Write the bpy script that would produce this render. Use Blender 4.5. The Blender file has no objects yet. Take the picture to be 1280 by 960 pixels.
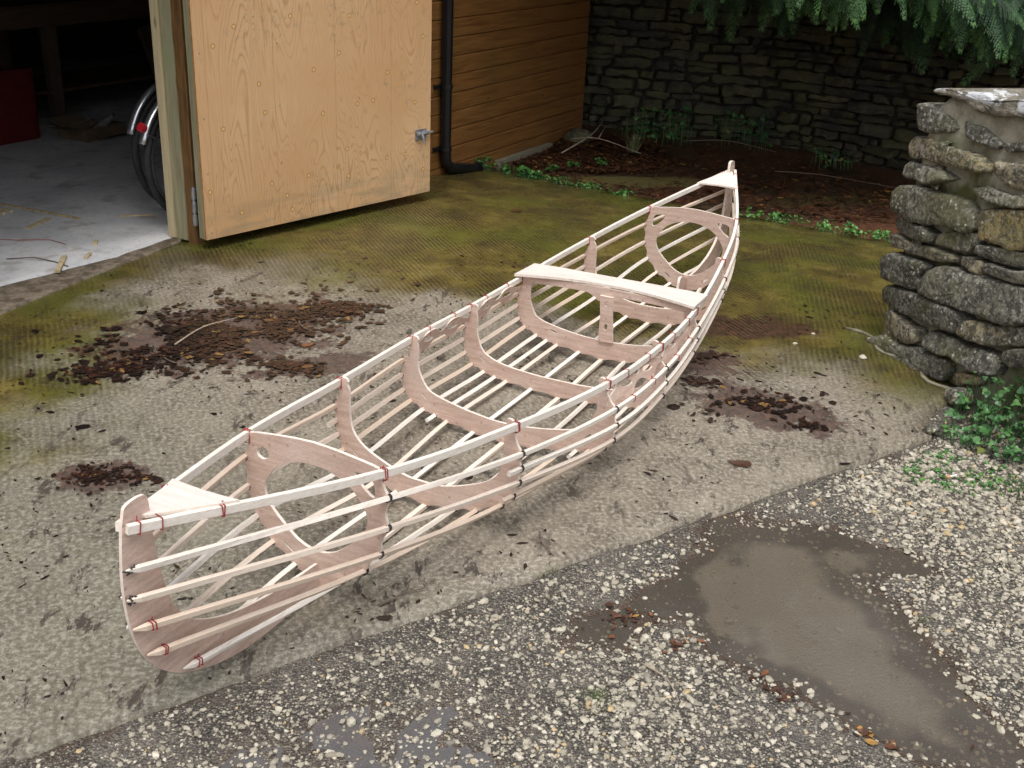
import bpy, bmesh, math, random
import numpy as np
from mathutils import Vector, Matrix, noise
from mathutils.geometry import delaunay_2d_cdt
R = math.radians
rnd = random.Random(7)
scn = bpy.context.scene
col = scn.collection

# ------------------------------------------------------------------ helpers
def link(o, parent=None):
    col.objects.link(o)
    if parent: o.parent = parent
    return o
def tag(o, label=None, cat=None, group=None, kind=None):
    if label: o['label'] = label
    if cat: o['category'] = cat
    if group: o['group'] = group
    if kind: o['kind'] = kind
    return o
def empty(name, loc=(0, 0, 0), rz=0):
    o = bpy.data.objects.new(name, None); o.location = loc; o.rotation_euler = (0, 0, rz)
    o.empty_display_size = .1
    return link(o)
class MB:
    def __init__(s): s.v = []; s.f = []; s.t = []; s.m = []; s.tint = 0.5; s.mi = 0
    def vert(s, p): s.v.append(tuple(p)); s.t.append(s.tint); return len(s.v) - 1
    def face(s, idx): s.f.append(tuple(idx)); s.m.append(s.mi)
    def add(s, vs, fs):
        b = len(s.v)
        for p in vs: s.v.append(tuple(p)); s.t.append(s.tint)
        for f in fs: s.f.append(tuple(i + b for i in f)); s.m.append(s.mi)
    def box(s, a, b, M=None):
        x0, y0, z0 = a; x1, y1, z1 = b
        vs = [Vector(p) for p in [(x0,y0,z0),(x1,y0,z0),(x1,y1,z0),(x0,y1,z0),(x0,y0,z1),(x1,y0,z1),(x1,y1,z1),(x0,y1,z1)]]
        if M is not None: vs = [M @ p for p in vs]
        s.add(vs, [(0,3,2,1),(4,5,6,7),(0,1,5,4),(1,2,6,5),(2,3,7,6),(3,0,4,7)])
    def tube(s, pts, r, n=6, cap=True):
        pts = [Vector(p) for p in pts]
        rr = r if isinstance(r, (list, tuple)) else [r] * len(pts)
        b = len(s.v); prev = None
        for i, p in enumerate(pts):
            d = (pts[min(i+1, len(pts)-1)] - pts[max(i-1, 0)])
            d = d.normalized() if d.length > 1e-9 else Vector((0,0,1))
            if prev is None:
                a = d.orthogonal().normalized()
            else:
                a = prev - d * prev.dot(d)
                a = a.normalized() if a.length > 1e-6 else d.orthogonal().normalized()
            prev = a; c = d.cross(a)
            for k in range(n):
                t = 2 * math.pi * k / n
                s.vert(p + (a * math.cos(t) + c * math.sin(t)) * rr[i])
        for i in range(len(pts) - 1):
            for k in range(n):
                k2 = (k + 1) % n
                s.face((b+i*n+k, b+i*n+k2, b+(i+1)*n+k2, b+(i+1)*n+k))
        if cap:
            s.face([b+k for k in range(n)][::-1]); s.face([b+(len(pts)-1)*n+k for k in range(n)])
    def sweep(s, pts, ups, w, h, rough=0.0, seed=0):
        # rectangular section: w across, h along 'up'
        pts = [Vector(p) for p in pts]; b = len(s.v); n = len(pts)
        rg = random.Random(seed)
        for i, p in enumerate(pts):
            d = (pts[min(i+1, n-1)] - pts[max(i-1, 0)]).normalized()
            u = Vector(ups[i]); u = (u - d * u.dot(d)).normalized(); c = d.cross(u)
            ch = .10
            for (a, e) in ((-1+ch,-1),(1-ch,-1),(1,-1+ch),(1,1-ch),(1-ch,1),(-1+ch,1),(-1,1-ch),(-1,-1+ch)):
                s.vert(p + c * (a*w/2 + rg.uniform(-1,1)*rough) + u * (e*h/2 + rg.uniform(-1,1)*rough))
        for i in range(n - 1):
            for k in range(8):
                k2 = (k+1) % 8
                s.face((b+i*8+k, b+i*8+k2, b+(i+1)*8+k2, b+(i+1)*8+k))
        s.face([b+k for k in range(8)][::-1]); s.face([b+(n-1)*8+k for k in range(8)])
    def taper(s, n=8):
        """sharpen both ends of a single sweep, like a stringer cut to a bevel"""
        N = len(s.v)//n
        for e, q in ((0, 1), (N-1, N-2)):     # bring the neighbouring ring close so that only the last 2.5 cm tapers
            L = (Vector(s.v[e*n]) - Vector(s.v[q*n])).length; f = min(1, .025/L)
            ring = [tuple(Vector(s.v[e*n+k]).lerp(Vector(s.v[q*n+k]), f)) for k in range(n)]
            s._ring = getattr(s, '_ring', {}); s._ring[e] = ring
        v0, vN = s._ring[0], s._ring[N-1]; s.v = s.v[:n] + v0 + s.v[n:(N-1)*n] + vN + s.v[(N-1)*n:]; s.t = [s.t[0]]*len(s.v); N += 2
        s.f = []; s.m = []
        for i in range(N-1):
            for k in range(n): k2 = (k+1) % n; s.face((i*n+k, i*n+k2, (i+1)*n+k2, (i+1)*n+k))
        s.face([k for k in range(n)][::-1]); s.face([(N-1)*n+k for k in range(n)])
        for e in (0, N-1):
            c = sum((Vector(p) for p in s.v[e*n:(e+1)*n]), Vector())/n
            tgt = Vector((0, c.y, c.z)) + Vector((math.copysign(.0075, c.x), 0, 0))
            for k in range(n):
                p = Vector(s.v[e*n+k]); s.v[e*n+k] = tuple(tgt + (p-c)*.28)
    def build(s, name, mats, parent=None, smooth=False):
        me = bpy.data.meshes.new(name)
        me.from_pydata(s.v, [], s.f)
        if not isinstance(mats, (list, tuple)): mats = [mats]
        for m in mats: me.materials.append(m)
        me.polygons.foreach_set('material_index', s.m)
        if smooth: me.polygons.foreach_set('use_smooth', [True] * len(s.f))
        at = me.attributes.new('tint', 'FLOAT', 'POINT'); at.data.foreach_set('value', s.t)
        me.update()
        bm = bmesh.new(); bm.from_mesh(me); bmesh.ops.recalc_face_normals(bm, faces=bm.faces); bm.to_mesh(me); bm.free()
        return link(bpy.data.objects.new(name, me), parent)

def catmull(P, n=6, closed=False):
    P = [Vector(p) for p in P]; out = []; L = len(P)
    rng = L if closed else L - 1
    for i in range(rng):
        if closed: a, b, c, d = P[i-1], P[i], P[(i+1) % L], P[(i+2) % L]
        else:
            b, c = P[i], P[i+1]
            a = P[i-1] if i > 0 else b*2 - c
            d = P[i+2] if i+2 < L else c*2 - b
        for k in range(n):
            t = k / n
            out.append(0.5*((2*b) + (c-a)*t + (2*a-5*b+4*c-d)*t*t + (3*b-a-3*c+d)*t**3))
    if not closed: out.append(P[-1])
    return out
def plate_mesh(mb, outer, holes, th, fn):
    """outer/holes: 2D lists. fn(x, y, w) -> 3D; faces index 0, cut edges index 1"""
    loops = [outer] + holes
    polys = [[Vector((p[0], p[1])) for p in l] for l in loops]
    flat = [p for l in polys for p in l]; ed = []; k = 0
    for l in polys: ed += [(k+i, k+(i+1) % len(l)) for i in range(len(l))]; k += len(l)
    cv, _, cf, _, _, _ = delaunay_2d_cdt(flat, ed, [], 0, 1e-6)
    tris = []
    for f in cf:
        c = sum((cv[i] for i in f), Vector((0, 0)))/3
        if in_poly(c.x, c.y, outer) and not any(in_poly(c.x, c.y, h) for h in holes): tris.append(f)
    bt = len(mb.v); nt_ = len(cv)
    for sgn in (-.5, .5):
        for p in cv: mb.vert(fn(p.x, p.y, sgn * th))
    mb.mi = 0
    for t in tris:
        mb.face((bt+t[0], bt+t[1], bt+t[2])); mb.face((bt+nt_+t[2], bt+nt_+t[1], bt+nt_+t[0]))
    n = len(flat); b = len(mb.v)
    for sgn in (-.5, .5):
        for p in flat: mb.vert(fn(p.x, p.y, sgn * th))
    mb.mi = 1; k = 0
    for l in polys:
        m = len(l)
        for i in range(m):
            j = (i+1) % m; mb.face((b+k+i, b+k+j, b+n+k+j, b+n+k+i))
        k += m
    mb.mi = 0
def in_poly(x, y, P):
    c = False; n = len(P)
    for i in range(n):
        x1, y1 = P[i]; x2, y2 = P[i-1]
        if (y1 > y) != (y2 > y) and x < (x2-x1)*(y-y1)/(y2-y1)+x1: c = not c
    return c
def sdist(X, Y, P):
    """signed distance arrays (negative inside)"""
    X = np.asarray(X, float); Y = np.asarray(Y, float)
    d = np.full(X.shape, 1e9); ins = np.zeros(X.shape, bool); n = len(P)
    for i in range(n):
        x1, y1 = P[i-1]; x2, y2 = P[i]
        ex, ey = x2-x1, y2-y1
        t = np.clip(((X-x1)*ex+(Y-y1)*ey)/(ex*ex+ey*ey+1e-12), 0, 1)
        d = np.minimum(d, np.hypot(X-x1-t*ex, Y-y1-t*ey))
        cond = ((y1 > Y) != (y2 > Y)) & (X < (x2-x1)*(Y-y1)/((y2-y1) if y2 != y1 else 1e-12)+x1)
        ins ^= cond
    return np.where(ins, -d, d)
def sstep(a, b, x):
    t = min(1, max(0, (x-a)/(b-a))); return t*t*(3-2*t)

# ------------------------------------------------------------------ material DSL
class NT:
    def __init__(s, name):
        s.m = bpy.data.materials.new(name); s.m.use_nodes = True; s.nt = s.m.node_tree
        s.bsdf = s.nt.nodes['Principled BSDF']; s.out = s.nt.nodes['Material Output']
        s.tc = s.nt.nodes.new('ShaderNodeTexCoord'); s.obj = s.tc.outputs['Object']
    def set(s, sock, v):
        if v is None: return
        if isinstance(v, bpy.types.NodeSocket): s.nt.links.new(v, sock)
        elif isinstance(v, (tuple, list)) and sock.type == 'RGBA' and len(v) == 3: sock.default_value = (*v, 1)
        else: sock.default_value = v
    def n(s, t, **k):
        nd = s.nt.nodes.new(t)
        for a, b in k.items(): setattr(nd, a, b)
        return nd
    def mapping(s, src=None, rot=(0,0,0), scale=(1,1,1), loc=(0,0,0)):
        nd = s.n('ShaderNodeMapping'); s.set(nd.inputs['Vector'], src or s.obj)
        nd.inputs['Rotation'].default_value = rot; nd.inputs['Scale'].default_value = scale; nd.inputs['Location'].default_value = loc
        return nd.outputs[0]
    def noise(s, scale, detail=4, rough=.55, vec=None, dist=0):
        nd = s.n('ShaderNodeTexNoise'); s.set(nd.inputs['Vector'], vec or s.obj)
        nd.inputs['Scale'].default_value = scale; nd.inputs['Detail'].default_value = detail
        nd.inputs['Roughness'].default_value = rough; nd.inputs['Distortion'].default_value = dist
        return nd.outputs['Fac']
    def vor(s, scale, vec=None, out='Distance', feature='F1', rnd=1):
        nd = s.n('ShaderNodeTexVoronoi', feature=feature); s.set(nd.inputs['Vector'], vec or s.obj)
        nd.inputs['Scale'].default_value = scale; nd.inputs['Randomness'].default_value = rnd
        return nd.outputs[out]
    def vor2(s, scale, a, b, sx=1.):
        cv = s.n('ShaderNodeCombineXYZ'); s.set(cv.inputs[0], s.math('MULTIPLY', a, sx)); s.set(cv.inputs[1], b)
        nd = s.n('ShaderNodeTexVoronoi', voronoi_dimensions='2D'); s.set(nd.inputs['Vector'], cv.outputs[0]); nd.inputs['Scale'].default_value = scale
        return nd.outputs['Distance']
    def wave(s, scale, dist=0, vec=None, detail=2, dscale=1, profile='SIN', direction='X'):
        nd = s.n('ShaderNodeTexWave', wave_type='BANDS', bands_direction=direction, wave_profile=profile); s.set(nd.inputs['Vector'], vec or s.obj)
        nd.inputs['Scale'].default_value = scale; nd.inputs['Distortion'].default_value = dist
        nd.inputs['Detail'].default_value = detail; nd.inputs['Detail Scale'].default_value = dscale
        return nd.outputs['Fac']
    def ramp(s, x, a, b, lo=0., hi=1., smooth=True):
        nd = s.n('ShaderNodeMapRange', interpolation_type='SMOOTHSTEP' if smooth else 'LINEAR')
        s.set(nd.inputs[0], x)
        for i, v in zip((1,2,3,4), (a, b, lo, hi)): nd.inputs[i].default_value = v
        return nd.outputs[0]
    def math(s, op, a, b=0., c=None):
        nd = s.n('ShaderNodeMath', operation=op); s.set(nd.inputs[0], a); s.set(nd.inputs[1], b)
        if c is not None: s.set(nd.inputs[2], c)
        return nd.outputs[0]
    def mix(s, f, a, b):
        nd = s.n('ShaderNodeMix', data_type='RGBA'); s.set(nd.inputs[0], f); s.set(nd.inputs[6], a); s.set(nd.inputs[7], b)
        return nd.outputs[2]
    def xyz(s, vec=None):
        nd = s.n('ShaderNodeSeparateXYZ'); s.set(nd.inputs[0], vec or s.obj); return nd.outputs
    def attr(s, name='tint'):
        nd = s.n('ShaderNodeAttribute', attribute_name=name); return nd.outputs['Fac']
    def cramp(s, x, stops):
        nd = s.n('ShaderNodeValToRGB'); s.set(nd.inputs[0], x); e = nd.color_ramp.elements
        while len(e) < len(stops): e.new(.5)
        for i, (p, c) in enumerate(stops): e[i].position = p; e[i].color = (*c, 1)
        return nd.outputs[0]
    def bump(s, h, dist, strength=1., prev=None):
        nd = s.n('ShaderNodeBump'); s.set(nd.inputs['Height'], h); nd.inputs['Distance'].default_value = dist
        nd.inputs['Strength'].default_value = strength
        if prev is not None: s.set(nd.inputs['Normal'], prev)
        return nd.outputs[0]
    def fin(s, color, rough=.6, normal=None, spec=.5, metal=0, trans=None):
        s.set(s.bsdf.inputs['Base Color'], color); s.set(s.bsdf.inputs['Roughness'], rough)
        s.bsdf.inputs['Specular IOR Level'].default_value = spec; s.bsdf.inputs['Metallic'].default_value = metal
        if normal is not None: s.set(s.bsdf.inputs['Normal'], normal)
        return s.m
M = {}
def simple(name, c, rough=.6, metal=0, var=.25, scale=30, bump=.0005):
    m = NT(name); n1 = m.noise(scale, 5)
    dark = tuple(x*(1-var) for x in c); lite = tuple(min(1, x*(1+var)) for x in c)
    M[name] = m.fin(m.mix(m.ramp(n1, .3, .7), dark, lite), rough, m.bump(n1, bump), metal=metal); return M[name]

# plywood of the canoe frames
m = NT('pink_plywood')
v = m.mapping(scale=(3, 3, 30)); n1 = m.noise(3, 5, .6, v); n2 = m.noise(5, 3); n3 = m.noise(180, 3, .6, m.mapping(scale=(.5, .5, 3)))
c = m.mix(m.ramp(n1, .3, .7), (.51, .36, .29), (.69, .52, .44))
c = m.mix(m.ramp(n2, .45, .7, 0, .5), c, (.70, .575, .50)); c = m.mix(m.ramp(m.noise(2.2, 6, .7), .5, .75, 0, .45), c, (.44, .33, .27)); c = m.mix(m.ramp(n3, .35, .6, .4, 0), c, (.38, .24, .18))
xx, yy, zz = m.xyz(); sp = m.ramp(m.vor2(13, m.math('ADD', xx, yy), zz), .03, .075, 1, 0); c = m.mix(m.math('MULTIPLY', sp, .45), c, (.27, .15, .10))
M['ply'] = m.fin(c, .55, m.bump(n3, .0004))
m = NT('skylit_plywood'); n1 = m.noise(4, 4, .6, m.mapping(scale=(2, 14, 30))); n3 = m.noise(150, 3)
c = m.mix(m.ramp(n1, .3, .7), (.70, .60, .54), (.78, .70, .65)); c = m.mix(m.ramp(n3, .5, .7, 0, .25), c, (.62, .42, .34)); M['skylit_ply'] = m.fin(c, .5)  # paler copy of the frame plywood; sky glare on flat tops put into colour
m = NT('plywood_edge')
c = m.mix(m.ramp(m.noise(60, 3), .35, .65), (.72, .61, .52), (.80, .72, .64)); M['ply_edge'] = m.fin(c, .6)
m = NT('pale_strip_wood')
v = m.mapping(scale=(60, 4, 60)); n1 = m.noise(3, 4, .6, v); n2 = m.noise(9, 3)
c = m.mix(m.ramp(n1, .3, .7), (.76, .70, .62), (.86, .82, .76)); c = m.mix(m.math('MULTIPLY', m.attr(), .75), c, (.70, .52, .38)); c = m.mix(m.ramp(m.noise(1.5, 5, .7, m.mapping(scale=(120, 5, 120))), .5, .72, 0, .5), c, (.56, .42, .29))
sp = m.ramp(m.vor(14), .0, .07, 1, 0); c = m.mix(m.math('MULTIPLY', sp, .3), c, (.4, .26, .16))
M['strip'] = m.fin(c, .5, m.bump(n1, .0003))
simple('red_cord', (.30, .025, .028), .7); simple('black_cord', (.035, .03, .028), .8)

# door plywood
m = NT('door_plywood')
v = m.mapping(scale=(3.2, 1, .55)); big = m.noise(1.5, 2, .45, v, .9)
rings = m.math('FRACT', m.math('MULTIPLY', big, 30.)); line = m.ramp(m.math('ABSOLUTE', m.math('SUBTRACT', rings, .5)), .30, .5, 0, 1)
amp = m.ramp(m.noise(2.2, 2), .35, .65, .25, .9)
fib = m.noise(8, 4, .6, m.mapping(scale=(45, 1, 2)))
c = m.mix(m.ramp(m.noise(1.1, 3), .35, .65), (.60, .34, .155), (.68, .43, .225))
x_, y_, z_ = m.xyz()
c = m.mix(m.math('MULTIPLY', m.math('MULTIPLY', line, amp), .75), c, (.42, .19, .065))
c = m.mix(m.ramp(fib, .35, .7, .0, .35), c, (.74, .52, .30))
mould = m.math('MULTIPLY', m.ramp(m.noise(26, 6, .7), .5, .68), m.ramp(m.noise(2.6, 3), .5, .68)); c = m.mix(m.math('MULTIPLY', mould, .65), c, (.23, .20, .13))
low = m.math('MULTIPLY', m.ramp(z_, .32, .0, 0, 1), m.ramp(m.noise(3, 4, .6, m.mapping(scale=(1, 1, 5))), .42, .62)); c = m.mix(m.math('MULTIPLY', low, .55), c, (.24, .22, .14))
kd = m.vor2(4.2, x_, z_); c = m.mix(m.ramp(kd, .035, .065, .85, 0), c, (.40, .19, .07)); c = m.mix(m.ramp(kd, .022, .036, .95, 0), c, (.80, .56, .20)); pn = m.ramp(m.math('ABSOLUTE', m.math('SUBTRACT', m.math('FRACT', m.math('MULTIPLY_ADD', x_, 2.7, .35)), .5)), .0, .012, .5, 0); c = m.mix(pn, c, (.42, .24, .10))
M['door_ply'] = m.fin(c, .5, m.bump(m.math('MULTIPLY', line, amp), .0006))
simple('ply_cut_edge', (.5, .22, .07), .7)
def timber(name, a, b, knot, rough=.65, axis=(30, 30, 2), green=None):
    m = NT(name); n1 = m.noise(2, 5, .6, m.mapping(scale=axis)); n2 = m.noise(4, 3)
    c = m.mix(m.ramp(n1, .3, .7), a, b)
    if green: c = m.mix(m.ramp(n2, .4, .7), c, green)
    kd = m.vor(5, m.mapping(scale=tuple(max(.6, q/14) for q in axis))); c = m.mix(m.ramp(kd, .05, .11, .75, 0), c, knot)
    M[name] = m.fin(c, rough, m.bump(n1, .0012)); return M[name]
timber('treated_timber', (.25, .22, .13), (.40, .36, .23), (.10, .08, .04), green=(.28, .29, .16))
timber('pale_batten', (.50, .41, .24), (.62, .52, .33), (.2, .13, .06))
timber('rusty_trim', (.10, .05, .015), (.20, .10, .03), (.04, .02, .01))
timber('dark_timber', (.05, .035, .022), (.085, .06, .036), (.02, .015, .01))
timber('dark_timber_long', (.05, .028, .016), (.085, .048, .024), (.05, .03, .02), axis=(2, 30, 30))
# cladding
m = NT('stained_cladding'); x_, y_, z_ = m.xyz()
bid = m.math('FLOOR', m.math('DIVIDE', m.math('ADD', z_, .255), .1125))
cv = m.n('ShaderNodeCombineXYZ'); m.set(cv.inputs[0], m.math('MULTIPLY_ADD', bid, 3.71, m.math('MULTIPLY', x_, 1.6))); m.set(cv.inputs[1], m.math('MULTIPLY', z_, 26.)); m.set(cv.inputs[2], bid)
g1 = m.noise(2.2, 5, .6, cv.outputs[0], .5); g2 = m.noise(1.3, 2, .5, cv.outputs[0])
c = m.mix(m.ramp(g1, .3, .7), (.16, .066, .018), (.31, .145, .042)); c = m.mix(m.ramp(g2, .35, .7, 0, .6), c, (.24, .115, .035))
cw = m.n('ShaderNodeCombineXYZ'); m.set(cw.inputs[0], m.math('MULTIPLY_ADD', bid, 1.37, x_)); m.set(cw.inputs[1], m.math('MULTIPLY', z_, 2.)); m.set(cw.inputs[2], bid)
kd = m.vor(3.0, cw.outputs[0]); c = m.mix(m.ramp(kd, .03, .07, .7, 0), c, (.07, .028, .01))
c = m.mix(m.math('MULTIPLY', m.ramp(m.noise(3, 4), .5, .75), .35), c, (.12, .09, .03))
M['cladding'] = m.fin(c, .42, m.bump(g1, .0015))
simple('black_plastic', (.012, .012, .014), .28, var=.15, scale=8)
simple('galvanised', (.45, .47, .5), .38, .85); simple('chrome', (.62, .63, .65), .3, .9, var=.1)
simple('tyre_rubber', (.025, .025, .027), .75); simple('bike_paint', (.02, .03, .05), .35); 
simple('reflector_red', (.45, .02, .03), .2, var=.1); simple('red_plastic', (.10, .003, .005), .6)
simple('cardboard', (.15, .10, .06), .85, scale=6); simple('bottle_plastic', (.14, .14, .13), .25)
simple('roof_felt', (.05, .055, .05), .9); simple('lath_wood', (.42, .32, .17), .7); simple('wood_chip', (.5, .4, .24), .8)
simple('dark_blue_cloth', (.015, .022, .05), .9); simple('red_string', (.3, .09, .07), .8)
simple('bark', (.09, .065, .045), .9, scale=20, bump=.004); simple('twig_bark', (.13, .095, .07), .8)
simple('pale_twig', (.3, .24, .18), .8)
simple('cigarette_paper', (.75, .73, .68), .7); simple('cigarette_filter', (.65, .36, .12), .7)
simple('footing_concrete', (.22, .2, .14), .8, scale=40, bump=.004)
def leafmat(name, stops, rough=.4, trans=.0):
    m = NT(name); c = m.cramp(m.attr(), stops); n1 = m.noise(120, 3)
    c = m.mix(m.ramp(n1, .35, .65, .0, .35), c, stops[0][1]); M[name] = m.fin(c, rough); return M[name]
leafmat('dead_leaf', [(0, (.03, .017, .012)), (.4, (.08, .034, .018)), (.75, (.17, .065, .028)), (.94, (.26, .11, .04)), (1, (.36, .20, .05))], .32)
leafmat('dark_leaf', [(0, (.012, .009, .008)), (.5, (.032, .017, .013)), (.88, (.085, .034, .021)), (1, (.24, .14, .05))], .22)
leafmat('weed_leaf', [(0, (.03, .10, .02)), (.5, (.06, .2, .035)), (1, (.13, .3, .06))], .45)
leafmat('creeper_leaf', [(0, (.03, .09, .025)), (.5, (.06, .17, .05)), (.93, (.12, .25, .075)), (1, (.20, .22, .06))], .4)
leafmat('conifer_leaf', [(0, (.005, .018, .008)), (.5, (.022, .075, .022)), (1, (.11, .25, .06))], .55)
leafmat('dry_leaf', [(0, (.09, .09, .04)), (1, (.24, .25, .11))], .6)
leafmat('grass_blade', [(0, (.05, .09, .025)), (.6, (.10, .14, .04)), (1, (.28, .24, .11))], .6)

# stone
def stonemat(name, a, b, c3, lich=.5, sc=1., speck=.55):
    m = NT(name); t = m.attr(); n1 = m.noise(9*sc, 7, .68); n2 = m.noise(38*sc, 6, .72); n3 = m.noise(3*sc, 3)
    base = m.cramp(t, [(0, a), (.45, b), (.8, tuple((p+q)/2 for p, q in zip(b, c3))), (1, c3)])
    base = m.mix(m.ramp(n1, .32, .62, .9, 0), base, tuple(q*.22 for q in b))
    base = m.mix(m.ramp(n2, .44, .54, .85, 0), base, (.035, .034, .028)); base = m.mix(m.math('MULTIPLY', m.ramp(m.noise(5*sc, 4), .50, .6), .5), base, (.07, .075, .022)); base = m.mix(m.math('MULTIPLY', m.ramp(m.noise(70*sc, 4, .7), .52, .62), speck), base, (.40, .39, .34))
    base = m.mix(m.math('MULTIPLY', m.ramp(n3, .45, .65), .45), base, (.12, .115, .045))
    lm = m.math('MULTIPLY', m.ramp(m.vor(46*sc, m.mapping(scale=(1,1,1))), .18, .32, 1, 0), m.ramp(m.noise(13*sc, 4), .50, .60))
    base = m.mix(m.math('MULTIPLY', lm, lich), base, (.50, .50, .44))
    h = m.math('ADD', m.math('MULTIPLY', n1, .7), m.math('MULTIPLY', n2, .3))
    M[name] = m.fin(base, .82, m.bump(h, .016)); return M[name]
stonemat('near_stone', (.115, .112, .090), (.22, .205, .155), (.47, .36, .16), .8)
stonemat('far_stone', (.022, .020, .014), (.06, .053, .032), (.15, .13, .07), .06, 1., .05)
m = NT('mortar'); n1 = m.noise(12, 6, .7); c = m.mix(m.ramp(n1, .35, .65), (.22, .20, .135), (.38, .36, .28)); _, _, z_ = m.xyz(); c = m.mix(m.math('MULTIPLY', m.ramp(m.noise(5, 3), .42, .6), m.ramp(z_, .93, .8)), c, (.075, .085, .025))
M['mortar'] = m.fin(c, .85, m.bump(n1, .012))
m = NT('cap_stone'); n1 = m.noise(11, 6, .7); n2 = m.noise(45, 5, .7); _, _, z_ = m.xyz(); g = m.n('ShaderNodeNewGeometry')
c = m.mix(m.ramp(n1, .35, .62), (.10, .09, .065), (.29, .26, .2)); c = m.mix(m.ramp(n2, .4, .62, .5, 0), c, (.05, .045, .035))
c = m.mix(m.math('MULTIPLY', m.ramp(z_, 1.005, 1.03), m.ramp(m.noise(6, 6, .65), .52, .56)), c, (.58, .60, .62)); M['cap_stone'] = m.fin(c, .8, m.bump(n1, .015))
simple('earth_core', (.035, .032, .026), .95)

# ------------------------------------------------------------------ canonical frames of reference
H0 = 1.62
P0 = Vector((-1.6, 5.17, 0)); DW = Vector((.4848, .8746, 0)); NW = Vector((.8746, -.4848, 0))
def UV(u, v, z=0.): return P0 + DW*u + NW*v + Vector((0, 0, z))
def Hg(x, y):
    u = (x+1.6)*.4848 + (y-5.17)*.8746
    return -.135 * sstep(1.2, 3.1, u)

# ------------------------------------------------------------------ ground shaders
m = NT('concrete')
x_, y_, z_ = m.xyz()
big = m.noise(1.3, 4, .6); mid = m.noise(6, 5, .65); fine = m.noise(70, 5, .7); agg = m.vor(95)
c = m.mix(m.ramp(mid, .3, .7), (.115, .096, .070), (.232, .200, .152)); c = m.mix(m.ramp(fine, .45, .62), c, (.33, .295, .238)); c = m.mix(m.math('MULTIPLY', m.ramp(m.math('MULTIPLY_ADD', y_, .75, x_), 2.0, .6), m.ramp(mid, .3, .6, .35, .8)), c, m.mix(m.ramp(fine, .4, .65), (.115, .108, .078), (.27, .26, .205))); c = m.mix(m.ramp(m.noise(150, 3, .7), .56, .66, 0, .6), c, (.07, .055, .04))
c = m.mix(m.ramp(m.vor(60, out='Color'), .0, .3, .12, 0), c, (.18, .13, .08))
c = m.mix(m.ramp(m.vor(38), .05, .15, .5, 0), c, (.42, .37, .27))
edge = m.math('ADD', m.math('SUBTRACT', m.math('MULTIPLY_ADD', x_, .37, y_), 4.33), m.math('MULTIPLY', m.math('SUBTRACT', big, .5), 2.3))
a1 = m.ramp(edge, -.28, .34)
eleft = m.math('ADD', m.math('SUBTRACT', -1.42, x_), m.math('MULTIPLY', m.math('SUBTRACT', m.noise(2.1, 3), .5), 1.4)); a2 = m.ramp(eleft, -.12, .35)
right = m.math('MULTIPLY', m.ramp(x_, 1.12, 1.45), m.ramp(m.math('ADD', y_, m.math('MULTIPLY', mid, .5)), 3.75, 4.15))
alg = m.math('MAXIMUM', m.math('MAXIMUM', a1, a2), right)
algc = m.cramp(m.noise(5, 6, .7), [(.3, (.034, .025, .007)), (.5, (.105, .080, .015)), (.68, (.19, .148, .038))])
algc = m.mix(m.ramp(m.noise(1.7, 3), .42, .62, 0, .75), algc, (.085, .094, .010))
algc = m.mix(m.ramp(fine, .45, .75, 0, .5), algc, (.18, .15, .075))
algm = m.math('MULTIPLY', alg, m.ramp(mid, .2, .5, .78, .97)); c = m.mix(algm, c, algc)
# groove directions
va = m.mapping(rot=(0, 0, R(-23.4))); 
gw = m.wave(15, 2.2, va, 2, .7); 
vb = m.mapping(rot=(0, 0, R(9))); gw2 = m.wave(15, 2.0, vb, 2, .7)
sel = m.ramp(m.math('MULTIPLY_ADD', x_, 1., m.math('MULTIPLY', y_, -.16)), .30, .42)
gsel = m.math('ADD', m.math('MULTIPLY', gw, m.math('SUBTRACT', 1., sel)), m.math('MULTIPLY', gw2, sel))
gm = m.math('MULTIPLY', gsel, m.math('MULTIPLY', m.ramp(m.noise(2.3, 5, .65), .38, .60), m.math('MULTIPLY_ADD', alg, .64, .36)))
c = m.mix(m.math('MULTIPLY', gm, .62), c, (.03, .024, .010))
# streaky dark debris stains
vs = m.mapping(rot=(0, 0, R(-43)), scale=(1, .42, 1)); st = m.noise(14, 8, .76, vs, .2); stm = m.math('MULTIPLY', m.ramp(st, .562, .60), m.ramp(m.noise(1.6, 3), .36, .55, .3, 1.))
c = m.mix(m.math('MULTIPLY', stm, m.math('MULTIPLY_ADD', alg, -.5, .92)), c, (.035, .026, .02))
st2 = m.math('MULTIPLY', m.ramp(m.noise(42, 5, .7, m.mapping(rot=(0, 0, R(-43)), scale=(1, .45, 1))), .58, .64), .9); c = m.mix(m.math('MULTIPLY', st2, .7), c, (.06, .045, .035))
wet = m.ramp(m.noise(2.3, 4), .45, .7); c = m.mix(m.math('MULTIPLY', wet, .35), c, m.mix(.5, c, (.08, .065, .045)))
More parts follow.
